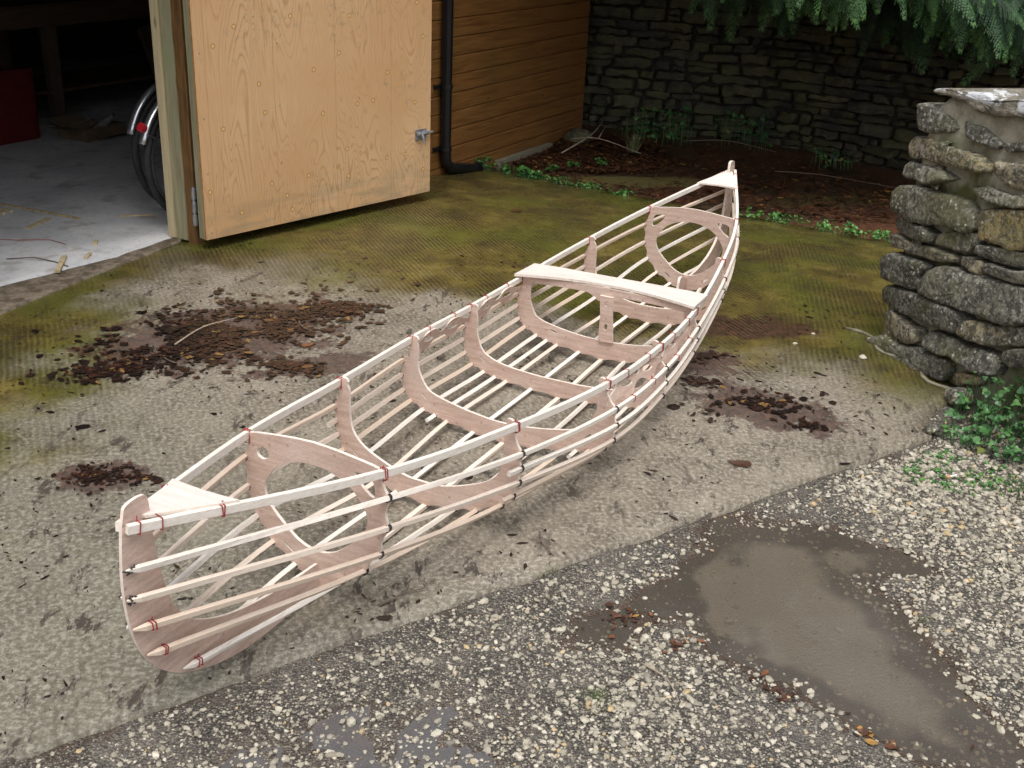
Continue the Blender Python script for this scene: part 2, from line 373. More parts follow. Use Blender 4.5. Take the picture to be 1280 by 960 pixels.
# damp stains under the leaf piles
def ell(cx, cy, rx, ry, rot):
    v = m.mapping(loc=(0, 0, 0)); a = m.n('ShaderNodeVectorMath', operation='SUBTRACT'); m.set(a.inputs[0], m.obj); a.inputs[1].default_value = (cx, cy, 0)
    vv = m.mapping(a.outputs[0], rot=(0, 0, rot)); vv = m.mapping(vv, scale=(1/rx, 1/ry, 0)); l = m.n('ShaderNodeVectorMath', operation='LENGTH'); m.set(l.inputs[0], vv); return l.outputs['Value']
pil = None
for e in [(-1.12, 4.02, .56, .37, R(-42)), (-1.18, 2.86, .16, .1, 0), (.87, 3.55, .30, .18, R(30)), (.72, 3.95, .2, .12, 0), (-.72, 3.75, .25, .1, R(-30)), (.95, 4.35, .3, .15, 0)]:
    d = m.ramp(m.math('ADD', ell(*e), m.math('MULTIPLY', m.math('SUBTRACT', m.noise(8, 9, .75), .5), 3.0)), .78, .95, 1, 0); pil = d if pil is None else m.math('MAXIMUM', pil, d)
c = m.mix(m.math('MULTIPLY', pil, .8), c, m.mix(m.ramp(m.noise(30, 6, .7), .4, .6), (.030, .016, .013), (.085, .040, .028)))
hh = m.math('ADD', m.math('MULTIPLY', fine, .6), m.math('MULTIPLY', gm, 1.3)); 
nb = m.bump(hh, .0032, 1.); nb = m.bump(m.noise(260, 2), .001, .6, nb)
rgh = m.math('ADD', m.math('MULTIPLY', alg, -.38), m.math('MULTIPLY_ADD', mid, .35, .48)); M['concrete'] = m.fin(c, rgh, nb)

m = NT('garage_concrete'); x_, y_, z_ = m.xyz(); n1 = m.noise(3, 5, .6); n2 = m.noise(40, 5, .7)
c = m.mix(m.ramp(n1, .3, .7), (.46, .46, .465), (.62, .615, .605)); c = m.mix(m.ramp(n2, .5, .7, 0, .4), c, (.22, .2, .17)); c = m.mix(m.ramp(m.noise(7, 5), .55, .68, 0, .5), c, (.24, .2, .15))
M['garage_concrete'] = m.fin(c, .7, m.bump(n2, .0015))
m = NT('threshold_mortar'); n1 = m.noise(14, 6, .7); n2 = m.noise(60, 4)
c = m.mix(m.ramp(n1, .38, .6), (.10, .075, .05), (.24, .19, .14)); c = m.mix(m.ramp(n2, .45, .7, 0, .6), c, (.05, .05, .02)); M['sill'] = m.fin(c, .7, m.bump(n1, .012))
m = NT('gravel_bed'); n1 = m.noise(2.2, 4); n2 = m.noise(22, 6, .7); n3 = m.noise(120, 4, .7)
c = m.mix(m.ramp(n1, .35, .65), (.05, .045, .040), (.10, .088, .074)); c = m.mix(m.ramp(n2, .42, .62, 0, .8), c, (.15, .13, .108)); 
c = m.mix(m.ramp(n3, .48, .62, 0, .7), c, (.26, .24, .20)); c = m.mix(m.ramp(m.vor(120), .12, .25, .75, 0), c, (.40, .37, .31)); c = m.mix(m.ramp(m.noise(75, 4, .7), .56, .64, 0, .7), c, (.03, .026, .022))
vd = m.n('ShaderNodeTexVoronoi'); m.set(vd.inputs['Vector'], m.obj); vd.inputs['Scale'].default_value = 170
sc = m.n('ShaderNodeSeparateColor'); m.set(sc.inputs[0], vd.outputs['Color']); gr = m.cramp(sc.outputs[0], [(0, (.035, .03, .026)), (.45, (.10, .09, .075)), (.75, (.24, .215, .17)), (1, (.42, .39, .31))])
gr = m.mix(m.ramp(vd.outputs['Distance'], .35, .62, 0, .9), gr, (.03, .026, .022)); c = m.mix(m.ramp(m.noise(6, 5, .7), .36, .58, .25, .9), c, gr)
x_, y_, z_ = m.xyz(); c = m.mix(m.ramp(z_, -.013, -.020, 0, .9), c, m.mix(m.ramp(n2, .4, .6), (.045, .026, .016), (.08, .048, .030))); c = m.mix(m.ramp(m.math('ADD', z_, m.math('MULTIPLY', m.noise(5, 3), .006)), -.0285, -.0365, 0, .95), c, (.42, .40, .355))
M['gravel_bed'] = m.fin(c, m.ramp(n1, .3, .7, .3, .6), m.bump(m.math('SUBTRACT', m.math('ADD', n2, m.math('MULTIPLY', n3, .6)), m.math('MULTIPLY', vd.outputs['Distance'], .7)), .007))
m = NT('soil'); n1 = m.noise(3, 5); n2 = m.noise(40, 6, .7); x_, y_, z_ = m.xyz()
c = m.mix(m.ramp(n2, .35, .65), (.06, .029, .017), (.17, .075, .038)); c = m.mix(m.ramp(n1, .45, .6, 0, .7), c, (.05, .04, .025))
a = ell(.78, 7.45, .55, .17, R(-8)); mk = m.ramp(m.math('ADD', a, m.math('MULTIPLY', m.math('SUBTRACT', m.noise(5, 4), .5), 1.4)), .7, 1.1, 1, 0); c = m.mix(m.math('MULTIPLY', mk, .85), c, m.mix(m.ramp(n2, .4, .6), (.11, .10, .03), (.19, .16, .06)))
a = ell(2.05, 7.2, .6, .2, R(-20)); mk = m.ramp(m.math('ADD', a, m.math('MULTIPLY', m.math('SUBTRACT', m.noise(5, 4), .5), 1.8)), .6, 1.1, 1, 0); c = m.mix(m.math('MULTIPLY', mk, .6), c, (.09, .085, .03))
a = ell(.0, 7.98, .16, .5, R(-29)); mk = m.ramp(m.math('ADD', a, m.math('MULTIPLY', m.math('SUBTRACT', m.noise(5, 4), .5), .9)), .7, 1.1, 1, 0); c = m.mix(m.math('MULTIPLY', mk, .85), c, (.07, .085, .025))
M['soil'] = m.fin(c, .42, m.bump(n2, .01))
# muddy puddle water
m = NT('muddy_water'); n1 = m.noise(3, 3); c = m.mix(m.ramp(n1, .35, .65), (.125, .112, .094), (.155, .142, .12))
m.fin(c, .04, m.bump(m.noise(9, 2), .0006), spec=.6)
tr = m.n('ShaderNodeBsdfTransparent'); tr.inputs[0].default_value = (.72, .66, .58, 1); mx = m.n('ShaderNodeMixShader'); mx.inputs[0].default_value = .42
m.nt.links.new(tr.outputs[0], mx.inputs[1]); m.nt.links.new(m.bsdf.outputs[0], mx.inputs[2]); m.nt.links.new(mx.outputs[0], m.out.inputs[0]); M['mud_water'] = m.m
m = NT('clear_water'); m.fin((.20, .20, .205), .02, m.bump(m.noise(14, 2), .0008), spec=1.0)
tr = m.n('ShaderNodeBsdfTransparent'); tr.inputs[0].default_value = (.8, .75, .68, 1); mx = m.n('ShaderNodeMixShader'); mx.inputs[0].default_value = .40
m.nt.links.new(tr.outputs[0], mx.inputs[1]); m.nt.links.new(m.bsdf.outputs[0], mx.inputs[2]); m.nt.links.new(mx.outputs[0], m.out.inputs[0]); M['clear_water'] = m.m
m = NT('pale_gravel'); t = m.attr(); n1 = m.noise(60, 4, .6)
c = m.cramp(t, [(0, (.10, .09, .075)), (.25, (.24, .22, .18)), (.6, (.37, .335, .26)), (.9, (.55, .51, .42)), (1, (.46, .34, .18))]); c = m.mix(m.ramp(n1, .35, .6, .45, 0), c, (.22, .19, .14))
M['pale_gravel'] = m.fin(c, .6, m.bump(n1, .002))

# ------------------------------------------------------------------ terrain sheets
def sheet(name, poly, step, hfn, mat, skirt=0, label=None):
    bm = bmesh.new(); vs = [bm.verts.new((x, y, 0)) for x, y in poly]; bm.faces.new(vs)
    xs = [p[0] for p in poly]; ys = [p[1] for p in poly]
    for ax, lo, hi in ((0, min(xs), max(xs)), (1, min(ys), max(ys))):
        k = lo + step
        while k < hi:
            co = [0, 0, 0]; no = [0, 0, 0]; co[ax] = k; no[ax] = 1
            bmesh.ops.bisect_plane(bm, geom=bm.verts[:] + bm.edges[:] + bm.faces[:], plane_co=co, plane_no=no); k += step
    if skirt:
        be = [e for e in bm.edges if e.is_boundary]
        r = bmesh.ops.extrude_edge_only(bm, edges=be); ex = {v for v in r['geom'] if isinstance(v, bmesh.types.BMVert)}
        for v in bm.verts: v.co.z = hfn(v.co.x, v.co.y) - (skirt if v in ex else 0)
    else:
        for v in bm.verts: v.co.z = hfn(v.co.x, v.co.y)
    bmesh.ops.recalc_face_normals(bm, faces=bm.faces)
    me = bpy.data.meshes.new(name); bm.to_mesh(me); bm.free(); me.materials.append(mat)
    me.polygons.foreach_set('use_smooth', [True]*len(me.polygons))
    up = sum(p.normal.z*p.area for p in me.polygons)
    if up < 0: me.flip_normals()
    o = link(bpy.data.objects.new(name, me)); o['kind'] = 'structure'
    if label: o['label'] = label
    return o
def nz(x, y, z, s): return noise.noise(Vector((x*s, y*s, z)))
# slab outline: near edge towards the gravel is a bit ragged
E0 = Vector((-5., -1.113)); E1 = Vector((1.41, 3.39)); near = []
for i in range(241):
    t = i/240; p = E0.lerp(E1, t); o = .012*nz(p.x, p.y, 0, 5) + .006*nz(p.x, p.y, 3, 22); near.append((p.x + .574*o, p.y - .819*o))
rightb = [(1.43, 3.5), (1.50, 3.62), (1.66, 3.78), (1.52, 4.23), (1.9, 4.6), (2.5, 5.3)]
far = []
for i in range(41):
    t = i/40; x = 2.5 + (-.38-2.5)*t; y = 5.84 + (7.60-5.84)*t; o = .03*nz(x, y, 1, 4)+.012*nz(x, y, 5, 15); far.append((x+o*.48, y+o*.87))
slab_poly = near + rightb + far + [tuple(UV(u, -.02)[:2]) for u in (2.5, 0, -4)] 
slab_poly.append((-7, 1.0))
sheet('concrete_slab', slab_poly, .16, Hg, M['concrete'], .06)
PUD = [(.57,2.64),(.64,2.76),(.79,2.79),(.9,2.74),(.95,2.52),(.99,2.31),(1.03,2.10),(1.05,1.97),(1.09,1.82),(1.0,1.82),(.80,1.98),(.66,2.12),(.55,2.21),(.54,2.38),(.50,2.52)]
SHAL = [(.18,2.30),(.31,2.40),(.48,2.53),(.6,2.68),(.62,2.2),(.5,2.35),(.38,2.33),(.28,2.2),(.18,2.2)]
SHAL2 = [(.93,2.76),(1.12,2.66),(1.16,2.56),(1.0,2.56),(.93,2.6)]
PUD2 = [(-.66,1.70),(-.53,1.86),(-.36,1.87),(-.2,1.97),(-.12,2.03),(.0,1.98),(.06,1.88),(.16,1.74),(.05,1.6),(-.6,1.55)]
def grav_h(X, Y):
    X = np.asarray(X, float); Y = np.asarray(Y, float)
    n = np.array([nz(a, b, 0, 3)*.004 + nz(a, b, 7, 11)*.004 + nz(a, b, 9, 33)*.0022 for a, b in zip(X.ravel(), Y.ravel())]).reshape(X.shape)
    h = -.011 + n
    sm = lambda d, w: np.clip((w-d)/(2*w), 0, 1)**2*(3-2*np.clip((w-d)/(2*w), 0, 1))
    wb = np.array([nz(a, b, 4, 7)*.05 + nz(a, b, 6, 19)*.02 for a, b in zip(X.ravel(), Y.ravel())]).reshape(X.shape)
    h -= .030*sm(sdist(X, Y, PUD)+wb, .13); h -= .0165*sm(sdist(X, Y, SHAL)+wb, .07); h -= .0165*sm(sdist(X, Y, SHAL2)+wb, .06); h -= .0068*sm(sdist(X, Y, PUD2)+wb, .12)
    edge = ((X-1.41)*.574 - (Y-3.39)*.819)      # distance in front of the slab edge
    h -= .004*np.clip(1-edge/.08, 0, 1)
    return h
gx = np.arange(-1.9, 2.9, .02); gy = np.arange(.7, 3.75, .02)
GX, GY = np.meshgrid(gx, gy); GH = grav_h(GX, GY)
def gh(x, y):
    i = int(round((x+1.9)/.02)); j = int(round((y-.7)/.02)); i = min(max(i, 0), len(gx)-1); j = min(max(j, 0), len(gy)-1); return float(GH[j, i])
nx, ny = len(gx), len(gy)
verts = np.stack([GX, GY, GH], -1).reshape(-1, 3)
I = np.arange(nx*ny).reshape(ny, nx); F = np.stack([I[:-1, :-1], I[:-1, 1:], I[1:, 1:], I[1:, :-1]], -1).reshape(-1, 4)
cx_ = verts[F].mean(1); keep = ((cx_[:, 0]-1.41)*.574-(cx_[:, 1]-3.39)*.819 > -.05) | (cx_[:, 0] > 1.36)
F = F[keep]
me = bpy.data.meshes.new('gravel_ground'); me.from_pydata(verts.tolist(), [], F.tolist()); me.materials.append(M['gravel_bed'])
me.polygons.foreach_set('use_smooth', [True]*len(F)); o = link(bpy.data.objects.new('gravel_ground', me)); o['kind'] = 'structure'
def flat(name, pts, z, mat, kind='structure'):
    me = bpy.data.meshes.new(name); me.from_pydata([(x, y, z) for x, y in pts], [], [tuple(range(len(pts)))]); me.materials.append(mat)
    o = link(bpy.data.objects.new(name, me)); o['kind'] = kind; return o
flat('puddle', [(.05,1.2),(1.9,1.2),(1.9,2.2),(1.35,2.95),(.6,2.95),(.05,2.45)], -.0205, M['mud_water'])
flat('puddle', [(-.9,1.2),(.049,1.2),(.049,2.1),(-.3,2.1),(-.9,1.68)], -.0165, M['clear_water'])
sheet('soil_bed', [(x, y) for x, y in far[::-1]][0:0] + [(-.9, 7.0), (.6, 6.4), (2.3, 5.3), (7, 3.2), (9, 6), (7, 10), (-.6, 10.2)], .12,
      lambda x, y: Hg(x, y) - .018 + .012*nz(x, y, 2, 3) + .006*nz(x, y, 4, 14) + (.05*sstep(8.0, 9.0, y) if y > 8 else 0), M['soil'])
g = flat('ground', [(-200, -200), (200, -200), (200, 200), (-200, 200)], -.24, M['soil'])

# garage floor + threshold
gf = [tuple(UV(u, v)[:2]) for u, v in ((-4.5, -.13), (-1.1, -.125), (-.93, -.118), (-.75, -.095), (-.56, -.078), (-.37, -.05), (-.2, -.065), (-.05, -.07), (4.2, -.06), (4.2, -5), (-4.5, -5))]
sheet('garage_floor', gf, .4, lambda x, y: .014, M['garage_concrete'], .1)
si = [(-4.5, .42), (-1.17, .155), (-.93, .11), (-.7, .075), (-.5, .05), (-.37, .03), (-.24, .022), (-.13, .0), (-.02, -.01), (.02, -.03), (.02, -.09), (-.05, -.075), (-.2, -.07), (-.37, -.055), (-.56, -.083), (-.75, -.1), (-.93, -.123), (-1.1, -.13), (-4.5, -.135)]
sheet('garage_sill', [tuple(UV(u, v)[:2]) for u, v in si], .05, lambda x, y: .008 + .004*nz(x, y, 0, 9), M['sill'], .02)

# ------------------------------------------------------------------ timber garage
WM = Matrix(((DW.x, -NW.x, 0, P0.x), (DW.y, -NW.y, 0, P0.y), (0, 0, 1, 0), (0, 0, 0, 1)))   # local: x = along wall, -y = outward
gar = empty('timber_garage'); gar.matrix_world = WM
tag(gar, 'timber garage with orange brown horizontal cladding and one plywood door open', 'garage')
b = MB(); z = -.143
while z < 2.3:       # shiplap board profile, outward = -y
    zt = z + .1125
    prof = [(-.016, z), (-.021, z+.004), (-.021, zt-.010), (-.016, zt-.004), (-.006, zt-.002), (-.006, zt)]
    for k in range(len(prof)-1):
        (a0, z0), (a1, z1) = prof[k], prof[k+1]
        b.add([(.05, a0, z0), (4.2, a0, z0), (4.2, a1, z1), (.05, a1, z1)], [(0, 1, 2, 3)])
    b.add([(.05, -.006, zt), (4.2, -.006, zt), (4.2, -.016, zt), (.05, -.016, zt)], [(0, 1, 2, 3)])
    z = zt
b.box((.05, .0, -.2), (4.2, .03, 2.3)); b.build('front_cladding', M['cladding'], gar)
b = MB(); b.box((-4.5, -.02, -.02), (-2.9, .03, 2.3)); b.box((-2.9, -.02, 2.02), (.05, .03, 2.3)); b.build('front_panel', M['cladding'], gar)
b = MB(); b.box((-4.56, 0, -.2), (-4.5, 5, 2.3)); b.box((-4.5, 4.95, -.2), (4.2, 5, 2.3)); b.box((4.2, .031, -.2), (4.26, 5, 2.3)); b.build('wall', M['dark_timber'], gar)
b = MB(); b.box((-4.8, -.20, 2.31), (4.45, 5.2, 2.37)); b.build('roof', M['roof_felt'], gar)
b = MB(); b.box((-4.8, -.225, 2.22), (4.45, -.202, 2.38)); b.build('fascia', M['cladding'], gar)
b = MB(); b.tube([(-4.8, -.28, 2.27), (4.45, -.28, 2.27)], .05, 10); b.build('gutter', M['black_plastic'], gar, True)
b = MB(); b.box((.0, -.025, .012), (.1, .075, 2.3)); post = b.build('door_post', M['treated_timber'], gar)
b = MB(); b.box((-.014, .047, .016), (-.001, .085, 2.3)); b.build('door_stop', M['pale_batten'], gar)
b = MB(); b.sweep([(.03, -.056, .0+i*.05) for i in range(46)], [(1, 0, 0)]*46, .058, .054, .0025, 3); b.build('door_trim', M['rusty_trim'], gar)
b = MB(); b.box((2.86, -.075, -.17), (3.62, -.03, -.097)); b.build('wall_footing', M['footing_concrete'], gar)
b = MB()
for u in (-4, -3, -2, -1, 0.2, 1.2, 2.2, 3.2): b.box((u, 4.87, 0), (u+.09, 4.94, 2.3)); b.build
for z in (.35, .95, 1.5): b.box((-4.4, 4.82, z), (4.1, 4.868, z+.07))
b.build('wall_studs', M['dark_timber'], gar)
b = MB()
for u in (-3.5, -2.2, -.9, .4, 1.7, 3.0): b.box((u, .1, 2.14), (u+.05, 4.8, 2.30))
b.build('roof_joists', M['dark_timber'], gar)
# door leaf (local to its own empty-free frame: x along door from hinge, -y out)
D0 = Vector((-1.455, 5.045, 0)); dd = Vector((.6512, .7589, 0)); nd = Vector((.7589, -.6512, 0))
DM = Matrix(((dd.x, -nd.x, 0, D0.x), (dd.y, -nd.y, 0, D0.y), (0, 0, 1, 0), (0, 0, 0, 1)))
DL = WM.inverted() @ DM
def dobj(b, name, mat, parent=gar, smooth=False):
    o = b.build(name, mat, parent, smooth)
    o.matrix_local = DL; return o
b = MB(); b.mi = 0
b.add([(0,0,.052),(1.456,0,.052),(1.456,0,2.05),(0,0,2.05)], [(0,1,2,3)]); b.mi = 1
b.add([(0,0,.052),(1.456,0,.052),(1.456,0,2.05),(0,0,2.05),(0,.011,.052),(1.456,.011,.052),(1.456,.011,2.05),(0,.011,2.05)], [(0,4,5,1),(1,5,6,2),(2,6,7,3),(3,7,4,0),(4,7,6,5)])
door = dobj(b, 'garage_door', [M['door_ply'], M['ply_cut_edge']]); door['label'] = 'open plywood door leaf with wavy grain'
def dsub(b, name, mat, smooth=False):
    return b.build(name, mat, door, smooth)
b = MB(); b.box((.003, .013, .05), (.095, .06, 2.05)); b.box((1.36, .013, .05), (1.453, .06, 2.05)); b.box((.096, .013, .05), (1.359, .06, .14)); dsub(b, 'door_frame', M['treated_timber'])
b = MB(); b.box((.096, .040, .141), (1.359, .058, 2.05)); dsub(b, 'outer_boarding', M['cladding'])
b = MB(); zb = .375; xb = 1.375
b.box((xb-.035, -.006, zb-.028), (xb+.045, -.001, zb+.03)); b.box((xb-.03, -.010, zb-.022), (xb+.04, -.0065, zb-.014))
b.tube([(xb-.03, -.014, zb+.008), (xb+.085, -.014, zb+.008)], .0075, 8)
for q in (-.018, .012, .038): b.tube([(xb+q-.006, -.014, zb+.008), (xb+q+.006, -.014, zb+.008)], .0125, 8)
b.tube([(xb+.0, -.014, zb+.008), (xb+.0, -.032, zb-.012), (xb+.0, -.034, zb-.042)], .006, 6)
dsub(b, 'bolt', M['galvanised'], False)
for i in range(8):
    for xx in (.03, .45, .95, 1.42):
        b = MB(); zz = .09 + i*.27 + rnd.uniform(-.02, .02); b.tube([(xx, -.0015, zz), (xx, .001, zz)], .0035, 7); dsub(b, 'screw_head', M['galvanised'])
b = MB(); b.tube([(-.012, -.098, .10), (-.012, -.098, .285)], .0085, 10)
for z0 in (.10, .162, .225): b.tube([(-.012, -.098, z0+.004), (-.012, -.098, z0+.052)], .0125, 10)
b.build('hinge', M['galvanised'], gar)
b = MB(); hx = -.012
b.tube([(hx, -.098, 1.5), (hx, -.098, 1.7)], .012, 10); b.box((-.004, -.092, 1.55), (.0015, -.03, 1.65)); b.build('hinge', M['galvanised'], gar)
b = MB(); b.tube([(2.184, -.28, 2.23), (2.184, -.25, 2.14), (2.184, -.10, 1.98), (2.184, -.065, 1.9), (2.184, -.065, .12), (2.19, -.065, .03), (2.23, -.065, -.03), (2.50, -.066, -.085), (2.585, -.066, -.095)], .034, 14)
dp = b.build('downpipe', M['black_plastic'], gar, True)
for zz in (.10, .483, 1.3): b = MB(); b.tube([(2.184, -.065, zz-.012), (2.184, -.065, zz+.012)], .0395, 14); b.box((2.10, -.045, zz-.012), (2.27, -.023, zz+.012)); b.build('pipe_bracket', M['black_plastic'], dp)
b = MB(); b.tube([(2.575, -.066, -.094), (2.59, -.066, -.096)], .038, 14); b.build('pipe_collar', M['black_plastic'], dp)

# ------------------------------------------------------------------ things inside the garage (built with wall coordinates u, v)
def at(u, v, z=.014): return UV(u, v, z)
RZ = math.atan2(DW.y, DW.x)
def bench():
    o = empty('workbench', at(.2, -3.1, .014), RZ)
    tag(o, 'dark wooden workbench standing along the back of the garage', 'workbench')
    b = MB(); b.box((0, 0, .735), (2.9, .62, .79)); b.build('bench_top', M['dark_timber_long'], o)
    b = MB(); b.box((.02, -.03, .655), (2.88, -.001, .78)); b.build('apron', M['dark_timber_long'], o)
    for x in (.05, 1.17, 2.75):
        for y in (.02, .52): b = MB(); b.box((x, y, 0), (x+.075, y+.075, .73)); b.build('leg', M['dark_timber'], o)
    b = MB(); b.box((.03, .03, .22), (2.85, .58, .24)); b.build('shelf', M['dark_timber_long'], o)
    return o
ob = bench(); ob.location = at(.2, -2.5, .014)
o = empty('storage_box', at(.55, -2.39, .014), RZ); tag(o, 'tall red box standing on the garage floor at the left edge', 'box')
b = MB(); b.sweep([(.25, .0, .0), (.25, 0, .05), (.25, .0, .40), (.25, .0, .44)], [(1, 0, 0)]*4, .16, .52); b.build('body', M['red_plastic'], o)
b = MB(); b.tube([(.12, 0, .43), (.16, 0, .475), (.34, 0, .475), (.38, 0, .43)], .012, 8); b.build('handle', M['red_plastic'], o, True)
o = empty('cardboard_box', at(1.28, -2.12, .014), RZ+R(8)); tag(o, 'flattened open cardboard box with flaps lying under the workbench edge', 'box')
b = MB(); b.box((-.14, -.11, 0), (.14, -.106, .075)); b.box((-.14, .106, 0), (.14, .11, .075)); b.box((-.14, -.105, 0), (-.136, .105, .075)); b.box((.136, -.105, 0), (.14, .105, .075)); b.box((-.136, -.105, .0), (.136, .105, .004)); b.build('carton', M['cardboard'], o)
for pts in ([(-.14,-.11,.077),(.14,-.11,.077),(.17,-.21,.03),(-.12,-.2,.035)], [(.141,-.1,.077),(.141,.1,.077),(.30,.12,.045),(.29,-.11,.05)], [(-.141,-.1,.077),(-.141,.1,.077),(-.27,.1,.095),(-.28,-.09,.09)], [(-.13,.111,.077),(.13,.111,.077),(.12,.22,.10),(-.12,.22,.11)]):
    b = MB(); p = [Vector(q) for q in pts]; q = [x+Vector((0,0,.004)) for x in p]; b.add(p+q, [(3,2,1,0),(4,5,6,7),(0,1,5,4),(1,2,6,5),(2,3,7,6),(3,0,4,7)]); b.build('flap', M['cardboard'], o)
o = empty('plastic_bottle', at(1.30, -2.10, .045), RZ); tag(o, 'clear plastic bottle lying on the open cardboard box', 'bottle'); o.rotation_euler = (R(50), R(20), RZ)
b = MB(); b.tube([(0,0,0),(0,0,.004),(0,0,.12),(0,0,.145),(0,0,.17),(0,0,.19)], [.025,.033,.033,.026,.013,.012], 12); b.build('bottle_body', M['bottle_plastic'], o, True)
b = MB(); b.tube([(0,0,.19),(0,0,.205)], .015, 10); b.build('cap', M['bottle_plastic'], o)
o = empty('leaning_board', at(2.15, -2.3, .014), RZ); tag(o, 'brown panel leaning against the workbench beside the bicycles', 'board')
b = MB(); T = Matrix.Rotation(R(-14), 4, 'Y') @ Matrix.Rotation(R(-6), 4, 'X'); b.box((0, 0, 0), (.5, .015, .62), T); b.build('panel', M['dark_timber'], o); b = MB(); b.box((0, -.02, .0), (.04, -.001, .62), T); b.build('edge_batten', M['dark_timber'], o)

def bicycle(u, v, label, refl, rwheel=.32):
    o = empty('bicycle', at(u, v, .014), RZ); tag(o, label, 'bicycle', 'bicycles parked inside the garage door')
    def wheel(x):
        b = MB(); n = 40; b.tube([(x+math.cos(t)*(rwheel-.018), 0, rwheel+math.sin(t)*(rwheel-.018)) for t in [2*math.pi*i/n for i in range(n+1)]], .019, 10, False); w = b.build('wheel', M['tyre_rubber'], o, True)
        b = MB(); b.tube([(x+math.cos(t)*(rwheel-.041), 0, rwheel+math.sin(t)*(rwheel-.041)) for t in [2*math.pi*i/n for i in range(n+1)]], .0095, 6, False); b.build('rim', M['chrome'], w, True)
        b = MB()
        for i in range(28):
            t = 2*math.pi*i/28; s = .02 if i % 2 else -.02; t2 = t + (.9 if i % 4 < 2 else -.9)
            b.tube([(x+math.cos(t2)*.02, s, rwheel+math.sin(t2)*.02), (x+math.cos(t)*(rwheel-.045), 0, rwheel+math.sin(t)*(rwheel-.045))], .0012, 4)
        b.build('spokes', M['chrome'], w); b = MB(); b.tube([(x, -.035, rwheel), (x, .035, rwheel)], .016, 10); b.build('hub', M['chrome'], w, True)
        return w
    wheel(.32); wheel(1.36)
    for x, a0, a1 in ((.32, 60, 162), (1.36, 20, 150)):
        b = MB(); rr = rwheel + .028; n = 22; prof = [(-.024, -.012), (-.017, .0), (0, .006), (.017, .0), (.024, -.012)]; base = len(b.v)
        for i in range(n+1):
            t = R(a0 + (a1-a0)*i/n)
            for (yy, dr) in prof: b.vert((x+math.cos(t)*(rr+dr), yy, rwheel+math.sin(t)*(rr+dr)))
        for i in range(n):
            for k in range(4): b.face((i*5+k, i*5+k+1, i*5+6+k, i*5+5+k))
        mg = b.build('mudguard', M['chrome'], o, True); md = mg.modifiers.new('s', 'SOLIDIFY'); md.thickness = .0015
        b = MB(); t = R(a1-8)
        for s in (-1, 1): b.tube([(x+math.cos(t)*(rr+.002), s*.022, rwheel+math.sin(t)*(rr+.002)), (x, s*.05, rwheel)], .0022, 5)
        b.build('stay', M['chrome'], mg)
    if refl:
        b = MB(); t = R(150); p = Vector((.32+math.cos(t)*(rwheel+.045), 0, rwheel+math.sin(t)*(rwheel+.045))); q = Vector((math.cos(t), 0, math.sin(t)))
        b.tube([p-q*.012, p+q*.012], .022, 14); b.build('rear_reflector', M['reflector_red'], o)
    seat = Vector((.66, 0, .78)); bb = Vector((.78, 0, .27)); hd = Vector((1.18, 0, .80)); hd2 = Vector((1.22, 0, .66)); rh = Vector((.32, 0, rwheel)); fh = Vector((1.36, 0, rwheel))
    b = MB(); b.tube([seat, bb], .014, 8); b.tube([bb, hd2], .015, 8); b.tube([seat-Vector((-.02, 0, .06)), hd], .013, 8); b.tube([hd+(hd-hd2)*.3, hd2], .017, 8)
    for s in (-1, 1): b.tube([seat-Vector((-.01, 0, .07)), rh+Vector((0, s*.05, 0))], .008, 6); b.tube([bb, rh+Vector((0, s*.05, 0))], .009, 6); b.tube([hd2+Vector((0, s*.035, -.01)), fh+Vector((0, s*.045, 0))], .011, 6)
    b.build('frame', M['bike_paint'], o, True)
    b = MB(); b.tube([seat+Vector((-.02, 0, .11)), seat], .012, 8); b.build('seat_post', M['chrome'], o)
    b = MB(); b.tube([(.50, 0, .90), (.54, 0, .905), (.62, 0, .90), (.72, 0, .895), (.78, 0, .89)], [.03, .062, .058, .028, .016], 12); b.build('saddle', M['tyre_rubber'], o, True)
    b = MB(); b.tube([(1.02, -.27, .93), (1.14, -.24, .96), (1.17, 0, .93), (1.14, .24, .96), (1.02, .27, .93)], .011, 8); b.tube([(1.17, 0, .93), (1.17, 0, .83)], .012, 8); b.build('handlebar', M['chrome'], o, True)
    b = MB(); b.tube([bb+Vector((0, -.05, 0)), bb+Vector((0, .05, 0))], .02, 10); b.tube([bb+Vector((0, .03, 0)), bb+Vector((0, .04, 0))], .085, 20)
    b.tube([bb+Vector((0, .055, 0)), bb+Vector((.05, .06, -.16))], .009, 6); b.tube([bb+Vector((0, -.055, 0)), bb+Vector((-.05, -.06, .16))], .009, 6); b.build('crankset', M['chrome'], o)
    return o
bicycle(-.005, -.215, 'nearer bicycle with silver mudguard and red reflector behind the door post', True)
bicycle(.12, -.43, 'farther bicycle whose silver mudguard and black tyre show at its left', False)

def stick(name, pts, w, h, mat, label, cat, group=None, wiggle=0):
    b = MB(); c0 = sum((Vector(p) for p in pts), Vector())/len(pts); c0.z = min(Vector(p).z for p in pts)
    P = [Vector(p)-c0 for p in pts]
    if w == h: b.tube(P, w/2, 6)
    else: b.sweep(P, [(0, 0, 1)]*len(P), w, h)
    o = b.build(name, mat); o.location = c0; tag(o, label, cat, group); return o
F0 = .0145
stick('wood_lath', [(-2.95, 5.74, F0+.004), (-2.19, 5.42, F0+.004)], .014, .008, M['lath_wood'], 'long thin wooden lath lying on the garage floor', 'wood strip')
stick('wood_lath', [(-2.95, 5.70, F0+.006), (-2.56, 5.485, F0+.006)], .018, .012, M['pale_batten'], 'short pale wood strip beside the left frame edge', 'wood strip')
stick('wood_lath', [(-2.95, 5.62, F0+.007), (-2.58, 5.44, F0+.007)], .02, .014, M['pale_batten'], 'second short pale strip just in front of the other at the left edge', 'wood strip')
